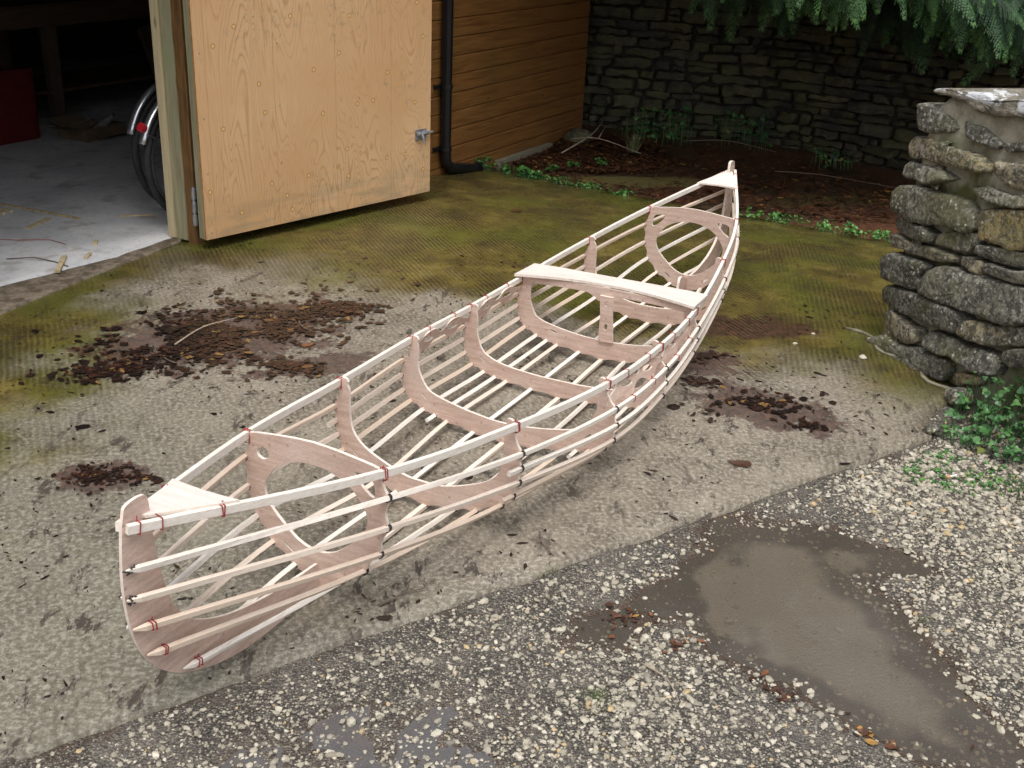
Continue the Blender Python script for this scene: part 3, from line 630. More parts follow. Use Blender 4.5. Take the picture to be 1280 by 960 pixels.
stick('wood_offcut', [(-2.37, 5.22, F0+.004), (-2.34, 5.40, F0+.004)], .03, .008, M['wood_chip'], 'pale flat wood offcut on the garage floor near the lath', 'wood offcut')
stick('wood_offcut', [(-1.985, 4.60, F0+.006), (-2.03, 4.80, F0+.01)], .022, .012, M['wood_chip'], 'pale wedge of wood on the garage sill', 'wood offcut')
stick('wood_offcut', [(-1.935, 4.80, F0+.006), (-1.94, 4.87, F0+.006)], .014, .012, M['wood_chip'], 'tiny upright wood chip on the sill near the wedge', 'wood offcut')
stick('wood_offcut', [(-1.97, 5.01, F0+.005), (-1.985, 5.07, F0+.005)], .018, .01, M['wood_chip'], 'small wood block on the grey garage floor', 'wood offcut')
stick('wood_offcut', [(-2.03, 5.50, F0+.003), (-1.86, 5.56, F0+.003)], .016, .006, M['wood_chip'], 'thin pale sliver on the floor before the bicycles', 'wood offcut')
stick('string', [(-2.95, 5.1, F0+.002), (-2.58, 5.03, F0+.002), (-2.35, 5.03, F0+.002), (-2.2, 5.06, F0+.002), (-2.1, 5.0, F0+.002)], .004, .004, M['red_string'], 'thin reddish string lying across the garage floor', 'string')
stick('string', [(-2.27, 4.75, F0+.002), (-2.15, 4.76, F0+.012), (-2.05, 4.74, F0+.002), (-1.97, 4.68, F0+.004)], .006, .006, M['twig_bark'], 'curly brown root lying at the garage sill', 'twig')
o = empty('folded_cloth', at(-.62, -.80, .014), RZ); tag(o, 'dark blue object cut by the left frame edge on garage floor', 'cloth')
b = MB(); b.sweep([(-.2, -.1, .0), (-.2, 0, .05), (-.19, .1, .09), (-.2, .2, .08)], [(0, 0, 1)]*4, .36, .05, .006, 2); b.build('cloth_body', M['dark_blue_cloth'], o, True)

# ------------------------------------------------------------------ canoe frame
cano = empty('canoe_frame')
CM = Matrix.Translation((.13333, 3.48207, .018)) @ Matrix.Rotation(-R(26.850), 4, 'Z') @ Matrix.Rotation(-R(.4636), 4, 'X') @ Matrix.Rotation(-R(1.0347), 4, 'Y')
cano.matrix_world = CM
tag(cano, 'unfinished skeleton canoe of pink plywood frames and pale wooden stringers on concrete', 'canoe')
FS = [-1.2967, -.8064, -.3406, .0648, .4312, .9057, 1.3407]
GW = [.1971, .2824, .3437, .3551, .3437, .2849, .1960]
GH_ = [.3719, .3139, .2788, .2664, .2785, .3240, .3763]
# notch centres per frame: stringer index -> (t, z)
NO = [
 {1: (.2075, .300), 3: (.2045, .220), 5: (.1825, .1425), 7: (.137, .083), 8: (.071, .036), 9: (0, -.006)},
 {1: (.300, .226), 2: (.298, .182), 3: (.293, .139), 4: (.277, .094), 5: (.243, .056), 7: (.165, .018), 8: (.095, .003), 9: (0, -.010)},
 {1: (.373, .193), 2: (.378, .141), 3: (.371, .091), 4: (.343, .058), 5: (.297, .037), 6: (.252, .025), 7: (.207, .014), 8: (.108, -.002), 9: (0, -.010)},
 {1: (.379, .183), 2: (.382, .134), 3: (.373, .086), 4: (.345, .047), 5: (.297, .027), 6: (.252, .016), 7: (.205, .009), 8: (.106, .001), 9: (0, -.006)},
 {1: (.358, .205), 2: (.357, .160), 3: (.349, .109), 4: (.323, .078), 5: (.272, .055), 6: (.229, .041), 7: (.184, .032), 8: (.092, .021), 9: (0, .012)},
 {1: (.298, .247), 2: (.297, .200), 3: (.290, .158), 4: (.273, .112), 5: (.240, .077), 7: (.165, .038), 8: (.095, .020), 9: (0, .012)},
 {1: (.2095, .294), 3: (.2045, .216), 5: (.1845, .147), 7: (.137, .090), 8: (.070, .049), 9: (0, .016)},
]
TIP = {0: (-1.879, .452), 1: (-1.891, .366), 3: (-1.897, .302), 5: (-1.891, .232), 7: (-1.863, .155), 8: (-1.772, .062)}
def outer_half(i):
    w, h = GW[i], GH_[i]; n = NO[i]; ks = sorted(n); pts = []
    if i in (0, 6, 4): pts += [(w-.02, h+.000), (w-.0065, h-.003)]
    else: pts += [(w-.032, h-.004), (w-.026, h+.005), (w-.015, h+.006), (w-.0065, h-.002)]
    pts.append((w-.0065, h-.022)); prev = (w, h-.03)
    for k in ks:
        t, z = n[k]; dx, dz = t-prev[0], z-prev[1]; L = math.hypot(dx, dz); ux, uz = dx/L, dz/L; nxo, nzo = -uz, ux  # outward: rotate
        if nxo*t + nzo*(z-.5) < 0: nxo, nzo = -nxo, -nzo
        mx_, mz_ = (t+prev[0])/2, (z+prev[1])/2; ins = .0045 if L > .05 else .002
        pts.append((mx_-nxo*ins, mz_-nzo*ins)); 
        if k != 9: pts.append((t-ux*.010+nxo*.0015, z-uz*.010+nzo*.0015)); pts.append((t-nxo*.002, z-nzo*.002)); pts.append((t+ux*.009+nxo*.0015, z+uz*.009+nzo*.0015))
        else: pts.append((.012, z+.001))
        prev = (t, z)
    return pts
def open_inner(p):     # list from top to centre (t>=0), last has t=0
    return p
INNER = {1: [(.2555, .306), (.248, .28), (.2485, .21), (.238, .160), (.203, .122), (.140, .091), (.06, .0655), (0, .062)],
         2: [(.3175, .270), (.313, .24), (.315, .188), (.302, .149), (.279, .114), (.244, .096), (.152, .075), (.05, .061), (0, .059)],
         3: [(.329, .258), (.325, .22), (.325, .172), (.306, .114), (.271, .087), (.211, .070), (.10, .059), (0, .057)],
         5: [(.259, .315), (.2475, .29), (.246, .22), (.244, .187), (.222, .148), (.172, .112), (.10, .090), (.04, .083), (0, .0825)]}
fr_objs = []
def slot(cx, cz, L, Wd, ang):
    return [(cx+math.cos(t)*L/2*math.cos(ang)-math.sin(t)*Wd/2*math.sin(ang), cz+math.cos(t)*L/2*math.sin(ang)+math.sin(t)*Wd/2*math.cos(ang)) for t in [2*math.pi*k/12 for k in range(12)]]
def tie(b, t, z, s, rr=.0088, rg=rnd):
    for k in range(3):
        ang = rg.uniform(-.5, .5); n = 9; y0 = s + (k-1)*.003
        b.tube([(t+math.cos(a)*rr, y0+math.sin(a+ang)*.003, z+math.sin(a)*rr) for a in [2*math.pi*q/n for q in range(n+1)]], .0013, 4, False)
    for k in range(2):
        a = rg.uniform(0, 6.28); b.tube([(t+math.cos(a)*rr, s, z+math.sin(a)*rr), (t+math.cos(a)*rr*rg.uniform(1.4, 1.9), s+rg.uniform(-.008, .008), z+math.sin(a)*rr*rg.uniform(1.3, 1.9))], [.0016, .0007], 4)
for i in range(7):
    oh = outer_half(i); s = FS[i]
    oh = [tuple(p)[:2] for p in catmull([(a, c, 0) for a, c in oh], 4)]
    holes = []
    if i in (0, 6):
        dz = 0 if i == 0 else .003
        top = [(GW[i]-.02, GH_[i]+.001), (.15, .377+dz), (.10, .383+dz), (.05, .388+dz), (0, .3905+dz)]
        top = [tuple(p)[:2] for p in catmull([(a, c, 0) for a, c in top], 4)][1:]
        right = top[::-1][:-0 or None] + oh
        hol = [(0, .332), (.05, .326), (.102, .303), (.135, .268), (.1515, .230), (.137, .186), (.086, .134), (.045, .106), (0, .0965)]
        hp = [(a, c+dz) for a, c in hol]; hp = hp + [(-a, c) for a, c in hp[-2:0:-1]]
        holes.append([tuple(p)[:2] for p in catmull([(a, c, 0) for a, c in hp], 4, True)])
        for sg in (-1, 1):
            if i == 0 and sg < 0: tri = [(sg*(.150+.019*math.cos(t)), .325+.017*math.sin(t), 0) for t in [2*math.pi*k/8 for k in range(8)]]
            else: tri = [(sg*.116, .343+dz, 0), (sg*.158, .343+dz, 0), (sg*.172, .325+dz, 0), (sg*.173, .292+dz, 0), (sg*.148, .304+dz, 0)]
            holes.append([tuple(p)[:2] for p in catmull(tri, 3, True)])
            holes.append(slot(sg*.085, .083+dz, .036, .008, sg*R(38)))
        outer = right + [(-a, c) for a, c in oh[::-1]] + [(-a, c) for a, c in top][:-1]
    elif i == 4:
        top = [(.27, .2825), (.18, .2875), (.09, .2905), (0, .2915)]
        inn = [(.297, .2565), (.20, .263), (.10, .265), (.065, .262), (.04, .251), (0, .249)]
        low = [(.302, .245), (.302, .19), (.281, .139), (.25, .119), (.187, .104), (.097, .091), (0, .087)]
        hp = inn[::-1] + low; hp = hp + [(-a, c) for a, c in hp[-2:0:-1]]
        holes.append([tuple(p)[:2] for p in catmull([(a, c, 0) for a, c in hp], 4, True)])
        outer = top[::-1] + oh + [(-a, c) for a, c in oh[::-1]] + [(-a, c) for a, c in top[:-1]]
        for sg in (-1, 1): holes.append(slot(sg*.20, .085, .036, .008, sg*R(14)))
    else:
        inn = [tuple(p)[:2] for p in catmull([(a, c, 0) for a, c in INNER[i]], 4)]
        outer = inn[::-1] + oh + [(-a, c) for a, c in oh[::-1]] + [(-a, c) for a, c in inn][:-1]
        zc = {1: .095, 2: .085, 3: .075, 5: .115}[i]; tc = {1: .235, 2: .29, 3: .30, 5: .225}[i]
        for sg in (-1, 1): holes.append(slot(sg*tc, zc, .030, .007, sg*R(42)))
        if i in (2, 3):
            for sg in (-1, 1): holes.append(slot(sg*(GW[i]+.005), .215, .024, .007, R(90)))
    mb = MB(); plate_mesh(mb, outer, holes, .0085, lambda x, z, w, s=s: (x, s+w, z))
    fo = mb.build('rib_frame', [M['ply'], M['ply_edge']], cano); fr_objs.append(fo)
    for k, (t, z) in NO[i].items():
        for sg in ((-1, 1) if k != 9 else (1,)):
            b = MB(); tie(b, sg*t, z, s); b.build('black_tie', M['black_cord'], fo)
# stem plates
ST = [(-1.871,.494),(-1.850,.4995),(-1.830,.4995),(-1.8165,.494),(-1.8125,.474),(-1.812,.445),(-1.809,.389),(-1.803,.335),(-1.792,.277),(-1.776,.225),(-1.745,.175),(-1.699,.140),(-1.625,.108),(-1.535,.087),(-1.447,.075),(-1.36,.068),(-1.318,.066),(-1.302,.060),(-1.300,.02),(-1.301,-.006),(-1.40,-.012),(-1.544,-.014),(-1.644,.0),(-1.721,.026),(-1.777,.054),(-1.817,.086),(-1.847,.121),(-1.874,.170),(-1.891,.234),(-1.897,.294),(-1.896,.359),(-1.886,.443),(-1.878,.478)]
so = [tuple(p)[:2] for p in catmull([(a, c, 0) for a, c in ST], 3, True)]
mb = MB(); plate_mesh(mb, so, [], .0075, lambda x, z, w: (w, x, z)); mb.build('stem', [M['ply'], M['ply_edge']], cano)
S2 = [(a, c) for a, c in ST]; S2[15:20] = [(-1.34, .078), (-1.275, .098), (-1.245, .09), (-1.235, .04), (-1.24, .0)]
so = [tuple(p)[:2] for p in catmull([(a, c, 0) for a, c in S2], 3, True)]
mb = MB(); plate_mesh(mb, so, [], .011, lambda x, z, w: (w, -x, z+.012)); mb.build('stem', [M['ply'], M['ply_edge']], cano)
# gunwales and stringers
def path(k, sg):
    if k == 0:
        pts = [(GW[i], FS[i], GH_[i]-.0105) for i in range(7)]
    else:
        pts = [(NO[i][k][0], FS[i], NO[i][k][1]) for i in range(7) if k in NO[i]]
    if k in TIP:
        s0, z0 = TIP[k]; off = .0105 if k else .0108
        pts = [(off, s0, z0)] + pts + [(off, -s0-.003, z0+.006)]
    else:
        ext = .05; a, b2 = Vector(pts[0]), Vector(pts[1]); c2, d2 = Vector(pts[-1]), Vector(pts[-2])
        pts = [a-(b2-a).normalized()*ext] + pts + [c2-(d2-c2).normalized()*ext]
    P = catmull(pts, 7)
    out = []; ups = []
    for p in P:
        out.append((sg*p.x, p.y, p.z))
        r = Vector((sg*(p.x), 0, p.z-.22)) if k else Vector((0, 0, 1))
        if k in TIP and k: r = r.normalized().lerp(Vector((sg, 0, -.15)), sstep(1.30, 1.80, abs(p.y)))
        ups.append(r if r.length > 1e-3 else Vector((0, 0, -1)))
    return out, ups
PATH = {}
for sg in (-1, 1):
    p, u = path(0, sg); PATH[(0, sg)] = p; b = MB(); b.tint = rnd.uniform(0, .25); b.sweep(p, u, .0125, .0195); b.build('gunwale', M['strip'], cano)
    for k in range(1, 9):
        p, u = path(k, sg); PATH[(k, sg)] = p; b = MB(); b.tint = rnd.choice([0, .1, .2, .6, .9]); b.sweep(p, u, .0125, .0115); (b.taper() if k in TIP else None); b.build('stringer', M['strip'], cano)
p = [(0, FS[i], NO[i][9][1]-.004) for i in range(7)]; p = [(0, -1.345, -.010)] + p + [(0, 1.345, .012)]; P = catmull(p, 6)
b = MB(); b.sweep(P, [(0, 0, 1)]*len(P), .016, .012); b.build('keel_stringer', M['strip'], cano)
def on(k, sg, s):
    P = PATH[(k, sg)]
    for a, c in zip(P, P[1:]):
        if (a[1]-s)*(c[1]-s) <= 0: f = (s-a[1])/(c[1]-a[1]); return Vector(a).lerp(Vector(c), f)
    return Vector(P[0])
# decks
for e in (-1, 1):
    zt = .012 if e > 0 else 0
    def dk(s): return on(0, 1, e*s).z + .0118
    sA, sB = 1.655, 1.832
    o2 = [(-.0, sB)] ; w1 = on(0, 1, e*sA).x + .004
    outl = [(-.012, sB), (-w1, sA), (-w1*.55, sA+.004), (0, sA+.007), (w1*.55, sA+.004), (w1, sA), (.012, sB)]
    mb = MB(); plate_mesh(mb, outl, [], .0065, lambda x, y, w: (x, e*y, dk(y)+w+.001)); mb.build('deck', [M['skylit_ply'], M['ply_edge']], cano)
# thwart
edge_n = [(-.357, .398), (-.30, .405), (-.2, .418), (-.1, .427), (0, .430), (.1, .429), (.2, .421), (.30, .407), (.348, .398)]
edge_f = [(.344, .556), (.25, .545), (.12, .532), (0, .527), (-.12, .532), (-.25, .547), (-.355, .560)]
edge_f = [tuple(p)[:2] for p in catmull([(a, c, 0) for a, c in edge_f], 4)]
en = [tuple(p)[:2] for p in catmull([(a, c, 0) for a, c in edge_n], 4)]
mb = MB(); plate_mesh(mb, en+edge_f, [], .0095, lambda x, y, w: (x, y, .2875+.0125*(1-(x/.35)**2)+w)); mb.build('thwart', [M['skylit_ply'], M['ply_edge']], cano)
pq = [(-.016, .263), (.036, .263), (.037, .2), (.045, .089), (-.013, .086), (-.010, .19)]
mb = MB(); plate_mesh(mb, pq, [slot(.012, .236, .024, .014, R(80)), slot(.014, .146, .026, .014, R(80))], .009, lambda x, z, w: (x, .431-.0092+w, z)); mb.build('thwart_post', [M['ply'], M['ply_edge']], cano)
# lattice side braces
top = [(0, .50), (.07, .40), (.16, .20), (.25, .02), (.32, .0), (.39, .06), (.47, .34), (.54, .34), (.61, .06), (.68, .0), (.75, .02), (.84, .20), (.93, .38), (1, .42)]
bot = [(1, .66), (.93, .62), (.86, .70), (.78, .93), (.74, 1.0), (.69, .97), (.64, .80), (.56, .62), (.46, .60), (.38, .78), (.34, .97), (.29, 1.0), (.24, .93), (.17, .76), (.08, .74), (0, .82)]
lo = [tuple(p)[:2] for p in catmull([(a, c, 0) for a, c in top], 3)] + [tuple(p)[:2] for p in catmull([(a, c, 0) for a, c in bot], 3)]
def leafhole(cx, cz, L, Wd, ang): return [(cx+math.cos(t)*L/2, cz+math.sin(t)*Wd/2 + math.cos(t)*ang) for t in [2*math.pi*k/14 for k in range(14)]]
for sg in (-1, 1):
    for (s0, s1) in ((FS[2]+.006, FS[3]-.006), (FS[3]+.006, FS[4]-.006)):
        def fn(x, y, w):
            s = s0 + (s1-s0)*x; a = on(0, sg, s); c_ = on(1, sg, s); p = a.lerp(c_, y)
            ins = -sg*(.0092*(1-y) + .0092*y) ; return (p.x + ins + w*sg, s, p.z)
        mb = MB(); plate_mesh(mb, lo, [leafhole(.29, .42, .19, .24, .07), leafhole(.70, .42, .19, .24, .07)], .005, fn); mb.build('side_brace', [M['ply'], M['ply_edge']], cano)
# red lashings on gunwales
def lash(k, sg, s, loops=2, hh=.0125, ww=.0085, drop=.0, mat='red_cord', r=.0013):
    b = MB(); p = on(k, sg, s); q = on(k, sg, s+.01); d = (q-p).normalized(); sd = Vector((sg, 0, 0)); sd = (sd-d*sd.dot(d)).normalized()
    for j in range(loops):
        c = p + d*((j-(loops-1)/2)*.0065 + rnd.uniform(-.0015, .0015)); up = Vector((0, 0, 1)); sk = d*rnd.uniform(-.004, .004)
        pts = [c+sd*ww+up*hh, c+sd*ww-up*(hh)+sk, c+sd*0-up*(hh+.002+drop)+sk, c-sd*(ww)-up*(hh+drop)+sk, c-sd*ww+up*hh, c+sd*ww+up*hh]
        b.tube(pts, r, 5, False)
    e = p - sd*ww*.6 + Vector((0, 0, hh)); b.tube([e, e+Vector((rnd.uniform(-.006, .006), rnd.uniform(-.006, .006), .006))], r*.9, 4)
    b.build('red_lashing', M[mat], cano)
for sg in (-1, 1):
    for i in range(7): lash(0, sg, FS[i], 2 if sg > 0 else 2, drop=.006)
    for s in (FS[2]+.12, FS[2]+.29, FS[3]+.11, FS[3]+.26): lash(0, sg, s, 1); lash(1, sg, s-.0, 1, .0085, .0075)
    for s in (-1.856, -1.814, -1.69, 1.69, 1.82): lash(0, sg, s, 2 if s == -1.69 else 1)
    for k in (5, 7, 8): lash(k, sg, TIP[k][0]+.038, 2, .0085, .0075)
    for k in (1, 3): 
        b = MB(); q = on(k, sg, TIP[k][0]+.014)
        for _ in range(7): a = Vector((sg*.0075, q.y+rnd.gauss(0, .006), q.z+rnd.uniform(-.013, .013))); b.tube([a, Vector((sg*.016, q.y+rnd.gauss(0, .006), q.z+rnd.uniform(-.008, .008))), Vector((sg*.0075, q.y+rnd.gauss(0, .008), q.z+rnd.uniform(-.014, .014)))], .0016, 5)
        b.build('black_tie', M['black_cord'], cano)

# ------------------------------------------------------------------ dry stone walls
def stone_poly(mb, poly, fr, depth_out, depth_in, seed, nring=5, rough=.006, nper=5, shrink=.001, prof=None, ang=.45):
    """poly in wall (a, z); fr(a, z, d) -> 3D with d outward"""
    rg = random.Random(seed); P = [Vector((a, z, 0)) for a, z in poly]
    c = sum(P, Vector())/len(P); Q = [q - (q-c).normalized()*shrink for q in P]; L = catmull(Q, nper, True)
    if ang: L = [p.lerp(Q[i//nper].lerp(Q[(i//nper+1) % len(Q)], (i % nper)/nper), ang) for i, p in enumerate(L)]
    sz = min(max(p[0] for p in poly)-min(p[0] for p in poly), max(p[1] for p in poly)-min(p[1] for p in poly))
    off = rg.uniform(0, 100); rings = []
    prof = prof or [(.98, -depth_in), (1.0, .0), (.995, .5), (.965, .82), (.89, .97), (.6, 1.0), (.3, 1.0)][:nring+2]
    prof = [(r, (h if h >= 0 else -depth_in)) for r, h in prof]
    b0 = len(mb.v); n = len(L); tx, tz = rg.uniform(-.35, .35), rg.uniform(-.6, .3)
    for (r, h) in prof:
        for p in L:
            q = c + (p-c)*r; rel = (q-c)
            if h >= 0: d = h*depth_out*(1 + (tx*rel.x + tz*rel.y)/max(.03, sz)) 
            else: d = -depth_in
            w = fr(q.x, q.y, d); nv = Vector(w)*16 + Vector((off, 0, 0)); k = rough if (h >= 0 or depth_in > .3) else 0
            w = Vector(w) + Vector((noise.noise(nv), noise.noise(nv+Vector((9, 0, 0))), noise.noise(nv+Vector((0, 9, 0)))))*k + Vector((noise.noise(nv*3.1), noise.noise(nv*3.1+Vector((5, 0, 0))), noise.noise(nv*3.1+Vector((0, 7, 0)))))*k*.45
            mb.vert(w)
    if depth_in > .3: mb.face([b0+k for k in range(n)])
    ctr = mb.vert(Vector(fr(c.x, c.y, depth_out*1.02)))
    for i in range(len(prof)-1):
        for k in range(n):
            k2 = (k+1) % n; mb.face((b0+i*n+k, b0+i*n+k2, b0+(i+1)*n+k2, b0+(i+1)*n+k))
    for k in range(n): mb.face((b0+(len(prof)-1)*n+k, b0+(len(prof)-1)*n+(k+1) % n, ctr))
def courses(mb, fr, a0, a1, z0, z1, seed, hr=(.04, .10), lr=(.09, .28), dout=.03, din=.08, rough=.006, gap=.006, nper=3, nring=4):
    rg = random.Random(seed); z = z0; k = 0
    while z < z1:
        h = rg.uniform(*hr); a = a0 + rg.uniform(-.1, 0)
        while a < a1:
            L = rg.uniform(*lr) * (1.15 if h > .07 else .9); h2 = h*rg.uniform(.78, 1.0)
            if h > .075 and rg.random() < .3:
                parts = [(z, h*.48), (z+h*.5, h*.48)]
            else: parts = [(z, h2)]
            for zz, hh in parts:
                wob = lambda: rg.uniform(-.12, .12)*hh
                q = [(a+gap+abs(wob()), zz+gap*.5+wob()*.5), (a+L*.5, zz+wob()*.6), (a+L-gap-abs(wob()), zz+gap*.5+wob()*.5), (a+L-gap-abs(wob())*.7, zz+hh*.6), (a+L-gap-abs(wob())*2, zz+hh-gap*.5+wob()*.3), (a+L*.45, zz+hh+wob()*.6), (a+gap+abs(wob())*2, zz+hh-gap*.5+wob()*.3), (a+gap+abs(wob())*.5, zz+hh*.4)]
                mb.tint = min(1, max(0, rg.gauss(.42, .22))); k += 1
                stone_poly(mb, q, fr, dout*rg.uniform(.5, 1.3), din, seed*1000+k, nring, rough, nper)
            a += L
        z += h
# near wall end / gate pier
A0 = Vector((1.4556, 4.2231, 0)); dF = Vector((.3168, -.9485, 0)); nF = Vector((-.9485, -.3168, 0))
def frF(a, z, d): return A0 + dF*a + nF*(d-.04) + Vector((0, 0, z))
def zpix(x, y, second):      # traced stone outline measured on the photo, converted to wall-face metres
    return x, y
STN = [([(-0.04,0.947),(0.024,0.96),(0.113,0.948),(0.182,0.925),(0.205,0.901),(0.167,0.874),(0.078,0.855),(-0.01,0.855)],0.30,0.020),
 ([(0.22,0.934),(0.317,0.936),(0.379,0.92),(0.451,0.898),(0.43,0.875),(0.337,0.874),(0.276,0.88),(0.241,0.898)],0.10,0.018),
 ([(0.455,0.899),(0.489,0.918),(0.59,0.933),(0.601,0.897),(0.518,0.882),(0.474,0.881)],0.30,0.018),
 ([(-0.077,0.793),(-0.035,0.826),(0.084,0.837),(0.208,0.843),(0.337,0.842),(0.423,0.826),(0.427,0.799),(0.365,0.785),(0.23,0.772),(0.086,0.759),(-0.045,0.747)],0.74,0.034),
 ([(0.442,0.84),(0.492,0.855),(0.599,0.858),(0.625,0.777),(0.555,0.768),(0.489,0.777),(0.448,0.804)],0.70,0.028),
 ([(-0.076,0.702),(-0.041,0.732),(0.09,0.747),(0.216,0.749),(0.267,0.735),(0.209,0.707),(0.12,0.682),(0.022,0.676),(-0.067,0.672)],0.38,0.032),
 ([(-0.089,0.598),(-0.058,0.635),(0.09,0.675),(0.177,0.673),(0.298,0.683),(0.379,0.678),(0.422,0.65),(0.424,0.599),(0.385,0.567),(0.293,0.568),(0.186,0.541),(0.057,0.522),(-0.071,0.538)],0.33,0.045),
 ([(0.339,0.73),(0.415,0.749),(0.524,0.754),(0.663,0.765),(0.672,0.737),(0.54,0.705),(0.449,0.7),(0.39,0.707)],0.45,0.036),
 ([(0.433,0.676),(0.673,0.731),(0.713,0.608),(0.592,0.571),(0.509,0.571),(0.441,0.561),(0.429,0.62)],1.00,0.036),
 ([(-0.06,0.489),(-0.036,0.522),(0.055,0.529),(0.156,0.529),(0.214,0.518),(0.217,0.491),(0.185,0.471),(0.088,0.459),(-0.029,0.458)],0.08,0.036),
 ([(0.22,0.517),(0.277,0.555),(0.428,0.585),(0.437,0.541),(0.396,0.499),(0.318,0.488),(0.216,0.478)],0.50,0.028),
 ([(-0.07,0.433),(-0.039,0.453),(0.079,0.451),(0.187,0.466),(0.322,0.476),(0.366,0.469),(0.36,0.453),(0.274,0.429),(0.17,0.411),(0.058,0.405),(-0.042,0.4)],0.55,0.034),
 ([(0.44,0.549),(0.51,0.567),(0.691,0.59),(0.705,0.547),(0.635,0.521),(0.545,0.515),(0.465,0.513),(0.43,0.519)],0.18,0.030),
 ([(-0.067,0.34),(-0.018,0.382),(0.096,0.395),(0.184,0.404),(0.221,0.391),(0.18,0.342),(0.182,0.299),(0.145,0.273),(0.053,0.266),(-0.045,0.267)],0.08,0.040),
 ([(0.357,0.486),(0.416,0.498),(0.493,0.502),(0.5,0.481),(0.49,0.451),(0.438,0.444),(0.382,0.45)],0.64,0.030),
 ([(0.503,0.502),(0.592,0.514),(0.743,0.538),(0.757,0.496),(0.635,0.466),(0.563,0.462),(0.51,0.464)],0.42,0.036),
 ([(0.179,0.327),(0.223,0.385),(0.295,0.428),(0.413,0.446),(0.546,0.456),(0.756,0.485),(0.788,0.386),(0.67,0.328),(0.552,0.317),(0.419,0.297),(0.284,0.291),(0.197,0.286)],0.27,0.050),
 ([(-0.056,0.218),(-0.026,0.243),(0.1,0.267),(0.263,0.291),(0.419,0.297),(0.466,0.279),(0.436,0.211),(0.387,0.2),(0.241,0.181),(0.083,0.167),(-0.033,0.164)],0.16,0.040),
 ([(-0.012,0.136),(0.037,0.158),(0.136,0.149),(0.229,0.146),(0.241,0.106),(0.194,0.072),(0.102,0.063),(0.011,0.079)],0.62,0.034),
 ([(0.44,0.248),(0.475,0.282),(0.593,0.309),(0.767,0.358),(0.785,0.303),(0.683,0.259),(0.601,0.223),(0.505,0.217),(0.443,0.221)],0.74,0.040),
 ([(-0.068,0.001),(0.008,0.046),(0.116,0.057),(0.271,0.084),(0.399,0.095),(0.42,0.06),(0.404,0.009),(0.322,-0.011),(0.164,-0.024),(-0.019,-0.036)],0.30,0.038),
 ([(0.257,0.127),(0.288,0.173),(0.371,0.186),(0.491,0.197),(0.623,0.215),(0.676,0.196),(0.666,0.14),(0.577,0.116),(0.455,0.118),(0.343,0.102),(0.27,0.103)],0.22,0.042),
 ([(0.67,0.241),(0.811,0.304),(0.833,0.234),(0.706,0.188),(0.662,0.21)],0.40,0.035),
 ([(0.451,0.063),(0.523,0.097),(0.596,0.117),(0.615,0.087),(0.503,0.03),(0.456,0.031)],0.90,0.030)]
CAP = [(0.048, 1.005), (0.071, 1.017), (0.188, 1.034), (0.286, 1.036), (0.423, 1.041), (0.57, 1.061), (0.585, 1.015), (0.396, 0.982), (0.302, 0.983), (0.219, 0.999), (0.117, 1.002)]
gp = empty('stone_gate_pier', A0 + Vector((.3, -.2, 0))); tag(gp, 'rough lichen covered limestone wall end with pale lichen on its cap stone at right', 'stone wall')
gpi = Matrix.Translation(-gp.location)
def gpb(mb, name, mat, smooth=False):
    mb.v = [tuple(Vector(p) - gp.location) for p in mb.v]; return mb.build(name, mat, gp, smooth)
mb = MB()
for j, (poly, tint, dp_) in enumerate(STN):
    mb.tint = tint; stone_poly(mb, poly, frF, dp_+.012, .13 if poly[0][0] < .0 else .10, 50+j, 5, .0075, 6, .0045, None, .65)
courses(mb, frF, .86, 1.6, -.05, .84, 5, (.06, .13), (.14, .34), .035, .08, .009, nper=4)
courses(mb, frF, .66, .9, .62, .84, 6, (.06, .11), (.14, .22), .03, .08, .009, nper=4)
def frE(a, z, d): return A0 + dF*(.075) - nF*(a+.08) - dF*d + Vector((0, 0, z)) + dF*(.10*z)
courses(mb, frE, -.0, .40, -.15, .86, 8, (.06, .13), (.12, .3), .03, .03, .008, nper=4)
def frK(a, z, d): return A0 + dF*a - nF*(.5+d) + Vector((0, 0, z))
courses(mb, frK, .0, 1.6, -.15, .86, 9, (.06, .13), (.14, .34), .03, .06, .008, nper=3)
gpb(mb, 'wall_stones', M['near_stone'], True)
# mortar core (smooth, slightly recessed), tapering to the top like the end of the real wall
mb = MB(); nzs = 26; nas = 60; rowsF = []
for j in range(nzs+1):
    z = -.15 + 1.152*j/nzs
    row = []
    a_l = -.035 + (.10*z if z > 0 else 0)*.9
    if z > .93: a_l += (z-.93)*1.1
    ring = [(a_l + (1.62-a_l)*k/nas, .012) for k in range(nas+1)] + [(1.62, -.5)] + [(a_l + (1.62-a_l)*(1-k/12), -.5) for k in range(13)] + [(a_l, -.34), (a_l, -.17)]
    for (a, d) in ring:
        w = frF(a, z, d); q = .012*noise.noise(Vector(w)*9)+.006*noise.noise(Vector(w)*27); rec = -.022*sstep(.66, .5, z) if d > 0 else 0; mb.vert(w + nF*(q+rec))
    nr = len(ring)
for j in range(nzs):
    for k in range(nr):
        k2 = (k+1) % nr; mb.face((j*nr+k, j*nr+k2, (j+1)*nr+k2, (j+1)*nr+k))
mb.face([nzs*nr+k for k in range(nr)]); gpb(mb, 'mortar', M['mortar'], True)
mb = MB()
def capf(a, y, d): return A0 + dF*a - nF*y + Vector((0, 0, 0)) + Vector((0, 0, d))
amax = max(a for a, z in CAP)
stone_poly(mb, CAP, lambda a, z, d: frF(a, z, d), .035, .52, 701, 5, .012, 8, -.002, None, .6)
